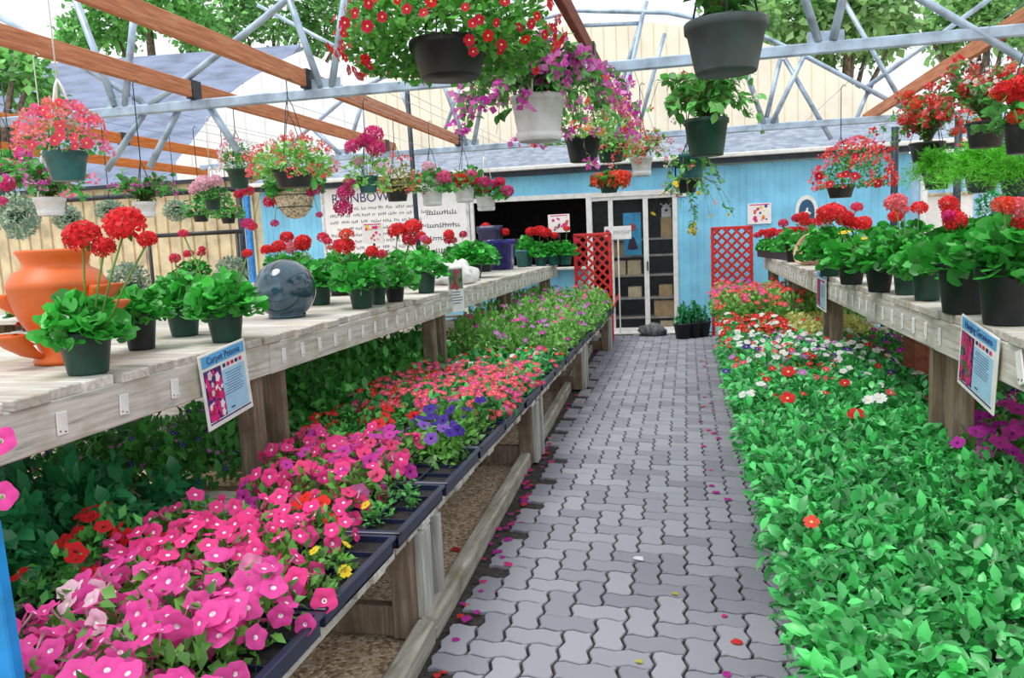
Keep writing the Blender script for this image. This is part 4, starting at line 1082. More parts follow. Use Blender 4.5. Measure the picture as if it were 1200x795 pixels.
# ------------------------------------------------------------------ right low bench
def okR(x, y): return True
kk = 0
for x, y in rowgrid(.36, 1.27, .85, 4.25, .132, .142, .022):
    plant('bed' if x > .43 else 'bededge', 'bedding_plant', 'green bedding plant without open flowers in the big mass right of the path', 'bedding plant', x, y, ZP, random.uniform(.92, 1.12), 'green bedding plants right of the path', zs=random.uniform(.85, 1.1))
SP = [(923, 467, D_RED, .085, 'one large red bloom left of the others'), (1003, 486, D_RED, .08, 'one large scarlet bloom'), (990, 449, D_RED, .06, 'a small red bloom beyond the scarlet one'), (1031, 467, D_WHITE, .075, 'white blooms'), (924, 436, D_RED, .095, 'a wide red bloom at the back'), (951, 612, D_COR, .05, 'one pale coral petal'), (940, 437, D_LILAC, .06, 'a lilac bloom')]
for px, py, me, s, w in SP:
    p = Pz(px, py, ZP + .135)
    t = thing('bedding_plant', 'green bedding plant with %s, right of the path' % w, 'bedding plant', (p.x, p.y, ZP))
    mk('foliage', random.choice(FO['bed']), t, (0, 0, 0), random.uniform(0, 6), (.9, .9, .9)); MB().tube([(0, 0, 0), (0, 0, .13)], .003, 5).obj('flower_stem', L_STEM, t)
    bloom(t, me, (0, 0, .135), (-.1, -.6, .8), s, 'blossom')
    if w.startswith('white'): bloom(t, me, (-.05, .01, .125), (-.3, -.5, .8), s * .9, 'blossom')
for x, y in rowgrid(1.40, 1.9, 3.3, 4.6, .17, .18):
    plant('bedsmall', 'impatiens_plant', 'leafy plant with pink blooms in the shade under the right tall bench', 'impatiens', x, y, ZL, 1.15, 'pink-flecked plants under the right tall bench', [D_MAG, D_SALM], 3, .05)
for i, (px, py) in enumerate(((1172, 492), (1192, 505), (1150, 512), (1190, 482))):
    p = Pz(px, py, ZP + .14)
    plant('petunia', 'petunia_plant', 'violet magenta petunia plant under the right edge of the right tall bench', 'petunia', p.x, p.y, ZP - .02, 1.3, 'violet magenta petunias by the blue card', [MAG, ORCH], 10, .075, zs=1.4)
for x, y in rowgrid(.38, 1.3, 4.40, 5.6, .15, .155, .02):
    r = random.random()
    plant('bedsmall' if x > .46 else 'bededge', 'impatiens_plant', 'green impatiens plant with only a stray bloom or two, behind the unflowered mass', 'impatiens', x, y, ZP, 1.1, 'sparsely blooming impatiens', random.choice([[D_WHITE], [D_LILAC, D_PUR], [D_RED], [D_WHITE, D_SALM]]), random.choice((0, 1, 1, 2)), .055, zmin=.6)
for x, y in rowgrid(.40, 1.35, 5.7, 7.2, .17, .17, .02):
    plant('bedsmall' if x > .48 else 'bededge', 'impatiens_plant', 'impatiens plant crowded with white, pink and red blooms right of the path', 'impatiens', x, y, ZP, 1.2, 'crowded mixed impatiens', random.choice([[D_WHITE, D_WHITE, D_PUR], [D_SALM, D_WHITE], [D_RED, D_WHITE], [D_LILAC, D_WHITE]]), 6, .058, zmin=.3, mind=.7)
for x, y in rowgrid(1.5, 2.0, 4.9, 7.2, .19, .19, .02):
    plant('midsmall', 'phlox_plant', 'plant of bright magenta blooms beneath the right tall bench', 'bedding plant', x, y, ZL, 1.3, 'magenta plants beneath the right tall bench', [D_MAG, D_MAG, D_PUR] if random.random() < .75 else [D_BLUE], 6, .055)
for x, y in rowgrid(.42, .95, 7.35, 8.4, .19, .2, .02):
    plant('bedsmall', 'impatiens_plant', 'vivid red impatiens plant in the patch before the tall pink-topped plants', 'impatiens', x, y, ZP, 1.35, 'vivid red impatiens patch', [D_RED] * 7 + [D_WHITE], 14, .066, zmin=.25, mind=.6)
for x, y in rowgrid(1.08, 1.6, 7.3, 8.6, .2, .2, .02):
    plant('cream', 'coleus_plant', 'pale yellow-green leaved plant beside the vivid red impatiens', 'foliage plant', x, y, ZP, 1.3, 'pale yellow-green plants', [D_WHITE, D_RED], 1, .05)
for x, y in rowgrid(.45, 1.7, 8.9, 11.1, .3, .32, .04):
    plant('light', 'geranium_bush', 'tall leafy plant topped with pink blooms at the far end of the right low bench', 'bedding plant', x, y, ZP, 1.2, 'tall pink-topped plants', random.choice([[D_SALM, D_PINK], [D_SALM, D_COR], [D_MAG, D_PINK]]), 11, .075, zs=1.35, zmin=.45, mind=.6)
for i, (px, py, s) in enumerate(((800, 362, .9), (812, 378, 1.0), (822, 350, .8))):
    p = Pz(px, py, 0.1)
    y = min(p.y, 11.5); q = Py(px, py, y)
    t = thing('potted_shrub', ['dark leafy potted plant on the ground right of the glass door', 'second dark potted plant right of the door, nearer the pink-topped plants', 'taller dark potted shrub against the blue wall behind the red lattice'][i], 'potted plant', (q.x, y + i * .1, 0))
    MB().lathe([(0, 0), (.1, 0), (.13, .2), (.14, .2), (.14, .22), (.12, .22), (0, .19)], 20).obj('pot', M_BLACK, t)
    mk('foliage', FO['dark'][i], t, (0, 0, .22), 0, (s, s, s * 2.0))

# ------------------------------------------------------------------ potted geraniums on the tall benches
def pot_obj(parent, D, h, mat, z=0, hang=False):
    m = MB(); r = D / 2
    m.lathe([(0, 0), (r * .72, 0), (r * .74, .006), (r * .93, h - .03), (r * .99, h - .028), (r, h - .005), (r * .985, h), (r * .9, h), (r * .88, h - .022)], 30, 0)
    o = m.obj('pot', mat, parent, (0, 0, z)); 
    MB().lathe([(r * .885, h - .022), (0, h - .018)], 20).obj('soil', M_SOIL, o)
    return o
def geranium(px, py, wpx, hpx, label, heads=(), z=ZT, mat=None, R=1.0, H=1.0, near=True, hm=UR, cat='geranium', name='potted_geranium', kind=None, leafscale=1.0, lift=0.0, shift=0.0, extra=None, fol=None):
    hm = hm
    p = Pz(px, py, z)
    if p.y > 10.9: p = Py(px, py, 10.9); p.z = z
    D = wpx * p.y / FPX; h = hpx * p.y / FPX
    sx = -1 if p.x < 0 else 1
    t = thing(name, label, cat, (p.x, p.y + D * .36, z)); pot_obj(t, D, h, mat or M_GREENPOT)
    y = p.y + D * .36
    base = D / .21
    k = kind or ('gerbig' if base * R > 1.05 else 'ger' if near else 'gerfar')
    mk('foliage', random.choice(FO[k]), t, (0, 0, h - .02 + lift), random.uniform(0, 6), (R * base * 1.32, R * base * 1.32, H * base * 1.4))
    for hx, hy, hw, *c in heads:
        q = Py(hx, hy, y - .03 + random.uniform(-.04, .02)) - Vector((p.x, y, z)); s = hw * y / FPX
        me = random.choice(c[0] if c else hm)
        MB().tube([(q.x * .25, q.y * .3, h - .02), (q.x * .7, q.y * .7, h + (q.z - h) * .6), (q.x, q.y, q.z - s * .1)], .0035, 5).obj('flower_stem', L_STEM, t)
        bloom(t, me, (q.x, q.y, q.z), (random.uniform(-.2, .2), -.25, 1), s, 'flower_head')
    return t
g1_ = geranium(88, 441, 72, 60, 'nearest red geranium in a dark green pot in front of the orange strawberry jar', [(97, 277, 52), (146, 263, 56), (173, 281, 28), (122, 290, 34)], R=.85, H=.78)
ct = MB().box((0, 0, .045), (.045, .002, .085), 0, None, .001).obj('care_tag', MATS_WHITE, g1_, (-.02, -.095, .12)); ct.rotation_euler = (-.1, .3, 0); ct['label'] = 'white and red plant tag'
m = MB(); m.box((0, -.0015, .03), (.036, .001, .035), 0); m.box((0, -.0015, .07), (.03, .001, .012), 1); m.obj('print', [plain('print_red', (190, 30, 70)), M_INK], ct)
geranium(157, 411, 46, 50, 'dark green potted geranium standing just behind the orange jar and the nearest geranium', [], R=.9, H=.8, mat=M_BLACK)
geranium(208, 395, 46, 42, 'leafy geranium in a dark pot, second of the pair right of the orange jar', [(205, 303, 16, UC), (237, 292, 10, UC)], R=.95, H=1.0)
geranium(257, 402, 50, 44, 'leafy geranium in a dark green pot directly left of the glazed ball', [(290, 297, 14, UR), (215, 274, 14, UC)], R=.98, H=.98)
geranium(372, 358, 30, 30, 'geranium with deep red heads right behind the glazed ball', [(355, 284, 24, UR), (341, 291, 20, US), (312, 293, 16, UR)], mat=M_GREENPOT, near=False, R=1.1, H=1.05)
geranium(420, 362, 34, 31, 'bushy red geranium in a green pot, first right of the glazed ball', [(406, 275, 20, UO), (405, 289, 26, UR), (436, 295, 18, UR), (384, 283, 12, UC)], near=False, R=1.1, H=1.05)
geranium(441, 357, 22, 30, 'geranium in a slim green pot half hidden behind the first right of the ball', [(448, 298, 14, UC)], near=False, R=1.0, H=1.0)
geranium(460, 354, 27, 24, 'red geranium in a black pot below the left end of the big sign board', [(465, 271, 24, UR), (484, 266, 24, UR), (480, 280, 20, UC)], mat=M_BLACK, near=False, R=1.1, H=1.05)
geranium(497, 344, 26, 25, 'leafy geranium in a green pot, last before the white cloth', [(468, 268, 18, UC), (497, 280, 12, UP)], near=False, R=1.15, H=1.1)
geranium(553, 326, 24, 20, 'geranium with a single red head before the right end of the sign board', [(526, 275, 15, UR)], near=False, R=1.25, H=1.0)
geranium(617, 311, 14, 16, 'small yellow-green plant in a blue pot right of the purple-blue planter', [], mat=M_TEALPOT, near=False, R=1.0, H=1.4)
geranium(570, 313, 14, 14, 'tiny red geranium left of the purple-blue planter', [(569, 266, 13, UR), (592, 272, 11, UR)], near=False, H=1.2)
for i, (px, py, hd) in enumerate(((633, 308, [(622, 272, 14, UR), (632, 271, 16, UR)]), (648, 306, [(640, 273, 15, UR), (650, 276, 10, UR)]), (662, 303, [(664, 268, 9, UR), (676, 283, 8, UC)]))):
    geranium(px, py, 16, 14, ['scarlet geranium in a teal pot, first right of the blue planters', 'scarlet geranium, second of the three at the far end of the left tall bench', 'dark-leaved geranium, last on the left tall bench by the red lattice'][i], hd, mat=M_TEALPOT, near=False, R=1.0, H=.9)
geranium(30, 388, 30, 26, 'small dark pot of green leaves with tiny red flowers behind the orange jar', [(47, 378, 8, UR), (22, 380, 8, UR)], mat=M_BLACK, near=False, H=.7, shift=.5)
# right tall bench
geranium(1188, 382, 60, 62, 'geranium in a big black pot cut by the right edge of the photo', [(1192, 244, 30, US), (1177, 241, 26, UO), (1196, 262, 20, UR)], mat=M_BLACK, R=.95, H=.85)
geranium(1136, 369, 55, 54, 'geranium with bright red head in a large dark pot, second from right edge', [(1120, 259, 26, UR), (1112, 253, 16, UM)], mat=M_BLACK, R=.95, H=.82)
geranium(1090, 353, 33, 34, 'leafy geranium in a dark green pot, third from the right edge', [], R=1.1, H=.95)
geranium(1064, 346, 28, 36, 'tall salmon-headed geranium in a dark green pot on the right tall bench', [(1050, 238, 26, US), (1060, 246, 12, US)], R=1.05, H=1.15)
geranium(1033, 343, 30, 28, 'leafy geranium in a black pot left of the salmon-headed one', [(980, 250, 24, UR), (968, 251, 22, UR)], mat=M_BLACK, R=1.05, H=1.0)
geranium(1000, 334, 30, 24, 'silvery-flecked plant in a black pot with two yellow blooms', [(1012, 280, 9, [D_YEL]), (990, 273, 14, [D_YEL])], mat=M_BLACK, near=False, R=1.1, H=1.0)
geranium(974, 324, 26, 24, 'dense geranium crowned with wide red heads behind the tipped clay pot', [(975, 248, 24, UR), (990, 256, 22, UR), (1004, 243, 14, UC), (1012, 262, 20, UR), (998, 262, 20, UR), (968, 256, 18, UR)], near=False, R=1.3, H=1.2)
for i, (x, y, hs) in enumerate(((-2.62, 5.0, UR), (-2.7, 5.9, UC), (-2.6, 6.8, None), (-2.65, 7.8, UR), (-2.6, 8.9, UC), (-2.45, 9.6, None))):
    t = thing('potted_geranium', ['red geranium in the back row of the left tall bench, right behind the glazed ball', 'cherry geranium in the back row of the left tall bench, before the sign board', 'flowerless leafy geranium in the back row of the left tall bench', 'red geranium in the back row before the right end of the sign board', 'cherry geranium in the back row, left of the purple-blue planter', 'flowerless geranium right behind the purple-blue planter'][i], 'geranium', (x, y, ZT)); pot_obj(t, .2, .17, M_BLACK)
    mk('foliage', FO['gerfar'][i % 4], t, (0, 0, .15), i, (1.25, 1.25, 1.2))
    for k in range(3 if hs else 0):
        a = i + k * 2.2; px_, py_ = .1 * math.cos(a), .1 * math.sin(a) - .03; zt_ = .40 + .06 * (k % 2)
        MB().tube([(0, 0, .15), (px_ * .7, py_ * .7, .3), (px_, py_, zt_)], .003, 5).obj('flower_stem', L_STEM, t); bloom(t, hs[0], (px_, py_, zt_), (0, -.3, 1), .105, 'flower_head')
for i, (x, y, hs) in enumerate(((1.62, 3.7, US), (1.66, 4.5, None), (1.62, 5.3, UR), (1.6, 6.3, UR), (1.55, 7.2, None), (1.2, 8.3, UR), (1.15, 9.2, UC))):
    t = thing('potted_geranium', ['salmon geranium in the back row of the right tall bench, near the right edge', 'flowerless geranium in the back row behind the tall salmon-headed one', 'red geranium in the back row of the right tall bench, below the fern', 'red geranium in the back row behind the yellow blooms', 'flowerless geranium in the back row beside the tipped clay pot', 'scarlet geranium between the clay pot and the black flower box', 'cherry red geranium just before the black flower box'][i], 'geranium', (x, y, ZT)); pot_obj(t, .22, .18, M_BLACK)
    mk('foliage', FO['gerfar'][i % 4], t, (0, 0, .16), i, (1.4, 1.4, 1.3))
    for k in range(([1, 0, 2, 2, 0, 4, 4][i]) if hs else 0):
        a = i + k * 1.7; px_, py_ = .13 * math.cos(a), .1 * math.sin(a) - .05; zt_ = .42 + .05 * (k % 2)
        MB().tube([(0, 0, .15), (px_ * .7, py_ * .7, .3), (px_, py_, zt_)], .003, 5).obj('flower_stem', L_STEM, t); bloom(t, hs[k % len(hs)], (px_, py_, zt_), (0, -.3, 1), .12, 'flower_head')
def window_box(pa, pb, hpx, label, cols):
    a, b_ = Pz(*pa, ZT), Pz(*pb, ZT)
    if a.y > 11.3: a = Vector((a.x * 11.3 / a.y, 11.3, ZT))
    L = (b_ - a).length * 1.0; h = hpx * b_.y / FPX; c = (a + b_) / 2; az = math.atan2(b_.y - a.y, b_.x - a.x)
    t = thing('flower_box', label, 'flower box', (c.x + .06, c.y, ZT)); t.rotation_euler = (0, 0, az)
    m = MB(); 
    for s in (-1, 1): m.box((0, s * .085, h / 2), (L, .012, h), 0, None, .003); m.box((s * (L / 2 - .006), 0, h / 2), (.012, .17, h), 0, None, .003)
    m.box((0, 0, .008), (L, .17, .012)); m.obj('box', M_BLACK, t); MB().box((0, 0, h - .03), (L - .02, .155, .02)).obj('soil', M_SOIL, t)
    n = max(2, int(L / .2))
    for i in range(n):
        x = -L / 2 + (i + .5) * L / n
        f = mk('foliage', FO['gerfar'][i % 4], t, (x, 0, h - .04), i, (.85, .85, .85))
        for k in range(3):
            bloom(t, random.choice(cols), (x + random.uniform(-.08, .08), random.uniform(-.1, .1), h + .15 + random.uniform(-.02, .05)), (0, 0, 1), random.uniform(.09, .12), 'flower_head')
window_box((890, 299), (938, 307), 15, 'black flower box of scarlet geraniums at the far end of the right tall bench', UR + UC)
# more stock on the third bench at the left, behind
BT = tall_bench(-1, -4.25, .9, 4.4, 10.8, (5, 7.4, 9.8), 'weathered bench at the far left carrying silver-leaved plants before the tan fence', False)
for i, (x, y, kd, cols) in enumerate(((-4.6, 5.2, 'silver', None), (-4.7, 6.0, 'silver', None), (-4.6, 6.8, 'gerfar', UC), (-4.7, 7.6, 'silver', None), (-4.6, 8.4, 'gerfar', UR), (-4.7, 9.2, 'silver', None), (-4.55, 9.9, 'gerfar', UC))):
    lab = ['silver-leaved pot plant nearest on the far left bench', 'second silver-leaved pot plant on the far left bench', 'cherry-headed geranium between silver plants on the far left bench', 'silver-leaved pot plant in the middle of the far left bench', 'red-headed geranium towards the end of the far left bench', 'last silver-leaved pot plant on the far left bench', 'cherry geranium at the far end of the far left bench'][i]
    t = thing('potted_plant', lab, 'potted plant', (x, y, ZT)); pot_obj(t, .2, .16, M_GREENPOT)
    mk('foliage', FO[kd][i % 3], t, (0, 0, .17), i, .8 if kd == 'silver' else 1.0)
    if cols:
        for k in range(3): 
            a = random.uniform(0, 6); MB().tube([(0, 0, .15), (.08 * math.cos(a), .08 * math.sin(a), .36)], .003, 5).obj('flower_stem', L_STEM, t); bloom(t, cols[0], (.08 * math.cos(a), .08 * math.sin(a), .38), (0, -.2, 1), .09, 'flower_head')

# ================================================================== hanging baskets
def arching(nst, L, T, size, per, mats, **kw):
    tips, mids = [], []
    mb = arch_mb(nst, L, T, size, per, tips=tips, mids=mids, **kw)
    return mb.mesh('foliage', mats), tips, mids
def basket(px, pyb, wpx, hpx, label, y=None, X=None, mat=None, style='ball', R=1.0, H=.8, Dn=.5, fl=None, n=20, fs=.05, hook=2.84, wire=None, leaf=None, dens=1.0, zmin=-.3, kw=None, coco=False, heads=None, zlo=-.35, offs=(0, 0), clear=None, zmax=1.0):
    p = Py(px, pyb, y) if y else Px(px, pyb, X)
    k = p.y / FPX; D = wpx * k; h = hpx * k
    t = thing('hanging_basket', label, 'hanging basket', tuple(p))
    if coco:
        m = MB(); r = D / 2
        m.lathe([(0, 0), (r * .45, h * .07), (r * .8, h * .35), (r * .97, h * .75), (r, h), (r * .95, h), (r * .9, h * .9), (0, h * .92)], 28, 0); m.obj('coco_liner', plain('coco', (196, 180, 156), .95, var=.3, scale=40, bump=.8), t)
        m = MB()
        for zz, rr in ((1.0, 1.02), (.7, .985), (.35, .83)): m.tube([(r * rr * math.cos(a), r * rr * math.sin(a), h * zz) for a in [2 * PI * i / 24 for i in range(25)]], .004, 5)
        m.obj('wire_frame', M_DKSTEEL, t)
    else:
        pot_obj(t, D, h, mat or M_GREENPOT)
        if mat is M_WHITEPOT:
            MB().lathe([(D * .36, -.012), (D * .40, .0), (D * .42, .03), (D * .40, .03)], 30).obj('saucer', M_WHITEPOT, t)
    hw = MB(); zt = hook - p.z
    for i in range(3):
        a = 2 * PI * i / 3 + .5; hw.tube([(D * .48 * math.cos(a), D * .48 * math.sin(a), h - .005), (D * .1 * math.cos(a), D * .1 * math.sin(a), min(zt - .05, h + D * 1.5)), (0, 0, min(zt - .02, h + D * 1.7))], .0035 if wire is None else .006, 5)
    hw.tube([(0, 0, min(zt - .02, h + D * 1.7)), (0, 0, zt), (.02, 0, zt + .03), (.045, 0, zt + .01)], .004, 5)
    hw.obj('hanger', wire or M_DKSTEEL, t)
    Rr = R * D; Hh = H * D; leaf = leaf or L_MID
    if style == 'ball':
        lf = mound_mb(int(640 * dens), Rr, Hh, T_DIAM, .16 * D if kw is None else kw.get('ls', .16) * D, zmin=zmin, D=Dn * D, fill=.45, W=1.1, clear=clear)
        mk('foliage', lf.mesh('foliage', [leaf]), t, (offs[0], offs[1], h - .01))
        scatter_n(t, fl, n, Rr, Hh, fs, zmin, Dn * D, h, offs, clear, zmax)
    elif style == 'gera':
        lf = mound_mb(int(150 * dens), Rr * 1.1, Hh * 1.1, T_LOBE, .27 * D, zmin=zmin, D=Dn * D, fill=.4, upw=.2, stems=14)
        mk('foliage', lf.mesh('foliage', [leaf]), t, (0, 0, h - .02))
    elif style == 'arch':
        a = dict(rise=.9, droop=1.3, spread=1.0); a.update(kw or {})
        per = a.pop('per', 16); ns = a.pop('ns', 22); ls = a.pop('ls', .055); T = a.pop('T', T_OVATE); Lm = a.pop('L', Rr * 1.15)
        me, tips, mids = arching(ns, Lm, T, ls, per, [leaf, L_BROWN], **a)
        mk('foliage', me, t, (0, 0, h - .02))
        cand = tips + random.sample(mids, min(len(mids), max(0, n))) if fl else []
        random.shuffle(cand)
        for (q, d) in cand[:n]:
            bloom(t, random.choice(fl), q + Vector((random.gauss(0, .015), random.gauss(0, .015), h - .01 + random.gauss(0, .015))), d + Vector((0, -.5, .3)), fs * random.uniform(.75, 1.25))
    elif style == 'fern':
        mb = MB(); P = []; Fw = []
        for i in range(170):
            a = random.uniform(0, 2 * PI); L = Rr * random.uniform(.5, 1.1); ou = random.uniform(.3, 1)
            for j in range(34):
                s = j / 34; r = L * ou * s; z = Hh * 1.4 * s * (1.1 - ou * .5) - (Hh + Dn * D) * .9 * s * s * ou
                P.append((r * math.cos(a), r * math.sin(a), z)); Fw.append((math.cos(a) * .6 + random.gauss(0, .8), math.sin(a) * .6 + random.gauss(0, .8), random.gauss(-.1, .7)))
        nn = len(P); leaves(mb, T_NARROW, np.array(P), np.array(Fw), sphere_dirs(nn), RNG.uniform(.035, .07, nn) * (Rr / .3), 0, .32)
        mk('foliage', mb.mesh('foliage', [leaf]), t, (0, 0, h - .02))
    if heads:
        for hx, hy, hwp, *c in heads:
            q = Py(hx, hy, p.y - .06 + random.uniform(-.06, .04)) - p; s = hwp * k
            MB().tube([(q.x * .2, q.y * .2, h - .02), (q.x * .7, q.y * .7, h + max(0, q.z - h) * .6 + .02), (q.x, q.y, q.z)], .003, 5).obj('flower_stem', L_STEM, t)
            bloom(t, random.choice(c[0] if c else UR), q, (random.uniform(-.2, .2), -.35, 1), s, 'flower_head')
    return t
def scatter_n(t, fl, n, R, H, fs, zmin, D, h, offs, clear=None, zmax=1.0):
    if not fl or not n: return
    sub = []
    got = []; tries = 0
    while len(got) < n and tries < n * 30:
        tries += 1
        z = random.uniform(max(zmin, -.8), zmax); a = random.uniform(0, 2 * PI); r = (1 - z * z) ** .5
        d = Vector((r * math.cos(a), r * math.sin(a), z))
        if d.y > .35 and random.random() < .75: continue
        p = Vector((d.x * R + offs[0], d.y * R + offs[1], d.z * (H if d.z > 0 else D) + h)) * 1.0
        p += d * random.uniform(.0, .045)
        if clear and p.z < h - .01 and abs(p.x) < clear and p.y < 0: continue
        if any((p - g).length < fs * .6 for g in got): continue
        got.append(p); bloom(t, random.choice(fl), p, d + Vector((random.gauss(0, .3), random.gauss(0, .3) - .35, random.gauss(0, .3))), fs * random.uniform(.75, 1.15))
# nearest, at the top
basket(528, 92, 94, 42, 'biggest hanging basket at the top, black pot overflowing with small red flowers', y=2.95, mat=M_BLACK, R=1.32, H=1.0, Dn=.5, fl=[REDP, D_CRIM, D_CRIM, D_RED, D_CRIM], n=100, fs=.04, dens=7, zmin=-.65, kw={'ls': .13}, leaf=L_MIDL, clear=.15, zmax=.42)
basket(851, 86, 90, 54, 'large grey-green hanging pot of big-leaved foliage at the top right of centre', y=2.7, mat=M_GREYPOT, style='arch', R=1.0, H=.7, fl=CLPK + CLW, n=6, fs=.07, leaf=L_FUCH, kw=dict(ns=46, per=13, ls=.075, rise=1.1, droop=.75, spread=.85, L=.30))
basket(632, 163, 65, 48, 'white hanging basket of trailing purple-pink bougainvillea', X=-.74, mat=M_WHITEPOT, style='arch', R=1.4, H=.9, fl=BOUG, n=100, fs=.092, leaf=L_FUCH, kw=dict(ns=60, per=24, ls=.062, rise=1.1, droop=1.7, spread=1.1, L=.52), wire=MATS_WHITE)
basket(684, 190, 42, 28, 'dark hanging pot of magenta and coral blooms right below the white bougainvillea basket', X=-.72, mat=M_BLACK, style='ball', R=1.3, H=1.9, Dn=.4, fl=BOUG + BOUG + CLPK + CLR + CLO, n=75, fs=.08, leaf=L_LIGHT, dens=1.5, zmin=-.2)
basket(716, 190, 34, 22, 'hanging pot spilling small salmon and coral flowers beside the centre roof beam', y=7.0, mat=M_GREENPOT, style='ball', R=1.1, H=1.0, Dn=.9, fl=CLSAL + CLR, n=70, fs=.055, leaf=L_LIGHT, zmin=-.6, dens=1.4)
basket(752, 205, 26, 20, 'airy hanging basket of salmon and pale flowers left of the green fuchsia pots', y=7.6, mat=M_WHITEPOT, style='arch', R=1.6, H=1.2, fl=CLSAL + CLPK + CLW, n=70, fs=.065, leaf=L_LIGHT, kw=dict(ns=40, per=14, ls=.05, rise=1.0, droop=1.5, L=.42))
basket(714, 226, 24, 14, 'hanging pot of two orange-red geranium balls above the glass door', y=8.6, mat=M_GREENPOT, style='gera', R=.9, H=.5, heads=[(703, 212, 24, UO), (724, 211, 30, UO), (733, 206, 16, UO)])
basket(828, 183, 50, 40, 'dark green hanging pot with long trailing leafy shoots below the large grey-green pot', y=5.0, mat=M_GREENPOT, style='arch', R=1.6, H=1.2, fl=CLSAL + CLW, n=26, fs=.045, leaf=L_FUCH, kw=dict(ns=44, per=16, ls=.078, rise=1.3, droop=1.7, spread=1.05, L=.44))
basket(811, 208, 30, 26, 'teal hanging pot under the dark green pot with trailing shoots', y=6.0, mat=M_TEALPOT, style='arch', R=1.2, H=.6, fl=CLSAL + CLO, n=6, fs=.04, leaf=L_FUCH, kw=dict(ns=14, per=9, ls=.06, rise=.4, droop=1.5, L=.3), hook=2.2)
basket(806, 226, 24, 16, 'lowest small black hanging pot of the stack over the right door post', y=7.5, mat=M_BLACK, style='arch', R=1.4, H=.5, fl=CLSAL + [D_YEL], n=12, fs=.05, leaf=L_FUCH, kw=dict(ns=20, per=9, ls=.06, rise=.5, droop=1.5, L=.42))
tv = thing('trailing_vine', 'thin leafy strand ending in a small yellow-green tuft, hanging before the blue wall', 'vine', tuple(Py(812, 268, 7.4)))
m = MB(); z1 = Py(812, 228, 7.4).z - tv.location.z; m.tube([(0, 0, 0), (.02, 0, z1 * .4), (-.01, 0, z1 * .75), (-.03, 0, z1)], .004, 5); m.obj('stem', L_STEM, tv)
lv = MB(); zz = np.linspace(.05, z1, 14); leaves(lv, T_OVATE, np.stack([RNG.normal(0, .01, 14), RNG.normal(0, .01, 14), zz], 1), np.stack([RNG.choice([-1, 1], 14) * 1.0, RNG.normal(0, .5, 14), RNG.normal(-.4, .2, 14)], 1), np.array([[0, -.5, 1.]] * 14), np.full(14, .06)); lv.obj('foliage', L_DARK, tv)
lv = MB(); mound_mb(40, .06, .06, T_DIAM, .05, zmin=-1, mb=lv); lv.obj('tuft', leafmat('yellowish', (190, 180, 70)), tv)
# left row under the first beam
basket(80, 212, 55, 38, 'salmon pink begonia in a teal green hanging pot at the left', X=-3.12, mat=M_TEALPOT, style='ball', R=.88, H=1.0, Dn=.2, fl=CLPK + CLSAL + [D_SALM], n=95, fs=.06, dens=.7, zmin=0, wire=MATS_WHITE)
basket(345, 220, 52, 22, 'wide hanging basket of small coral flowers over golden-green leaves', X=-3.12, mat=M_BLACK, style='ball', R=.98, H=.75, Dn=.45, fl=CLSAL + CLR, n=100, fs=.05, leaf=L_LIGHT, dens=1.6, zmin=-.4, clear=.1)
basket(347, 257, 52, 42, 'round coco fibre hanging basket with cherry pink blooms at its sides', y=6.9, coco=True, style='gera', R=.7, H=.35, Dn=.5, heads=[(318, 236, 22, UC), (348, 232, 20, UM), (366, 222, 22, UM), (322, 262, 12, UM), (374, 252, 10, UM), (296, 266, 14, UC)])
basket(432, 226, 26, 20, 'hanging pot of tall bright cherry pink geraniums above the sign board', y=7.2, mat=M_TEALPOT, style='gera', R=1.1, H=1.5, Dn=1.0, leaf=L_LIGHT, heads=[(437, 158, 28, UM), (413, 172, 22, UM), (441, 174, 26, UM), (428, 166, 24, UM), (405, 226, 24, UM), (402, 244, 26, UM), (410, 214, 16, UM), (420, 190, 14, UPALE)], zmin=-.7)
basket(466, 236, 30, 18, 'dark hanging pot of golden and coral trailing leaves above the sign board', X=-3.12, mat=M_BLACK, style='ball', R=.95, H=1.1, Dn=.6, fl=CLSAL + CLR, n=34, fs=.06, leaf=leafmat('bronze', (150, 150, 70)), zmin=-.4)
basket(507, 240, 28, 20, 'pale white hanging pot with lilac pink blooms above the sign board', y=8.8, mat=M_WHITEPOT, style='gera', R=1.0, H=1.0, heads=[(520, 208, 22, UP), (502, 196, 18, UPALE), (512, 214, 18, UPALE), (500, 226, 10, UM)])
basket(545, 236, 26, 18, 'hanging pot of orange and pink geraniums left of the shop opening', y=9.2, mat=M_WHITEPOT, style='gera', R=1.2, H=.9, heads=[(540, 210, 20, UO), (552, 206, 18, UP), (534, 218, 16, UO), (567, 214, 18, UM), (556, 212, 14, UC)])
basket(570, 246, 26, 18, 'white hanging pot with orange geraniums before the shop opening', y=9.6, mat=M_WHITEPOT, style='gera', R=1.0, H=.7, heads=[(566, 222, 24, UO), (577, 216, 14, UM), (594, 224, 18, UM), (586, 213, 14, UC)], wire=MATS_WHITE)
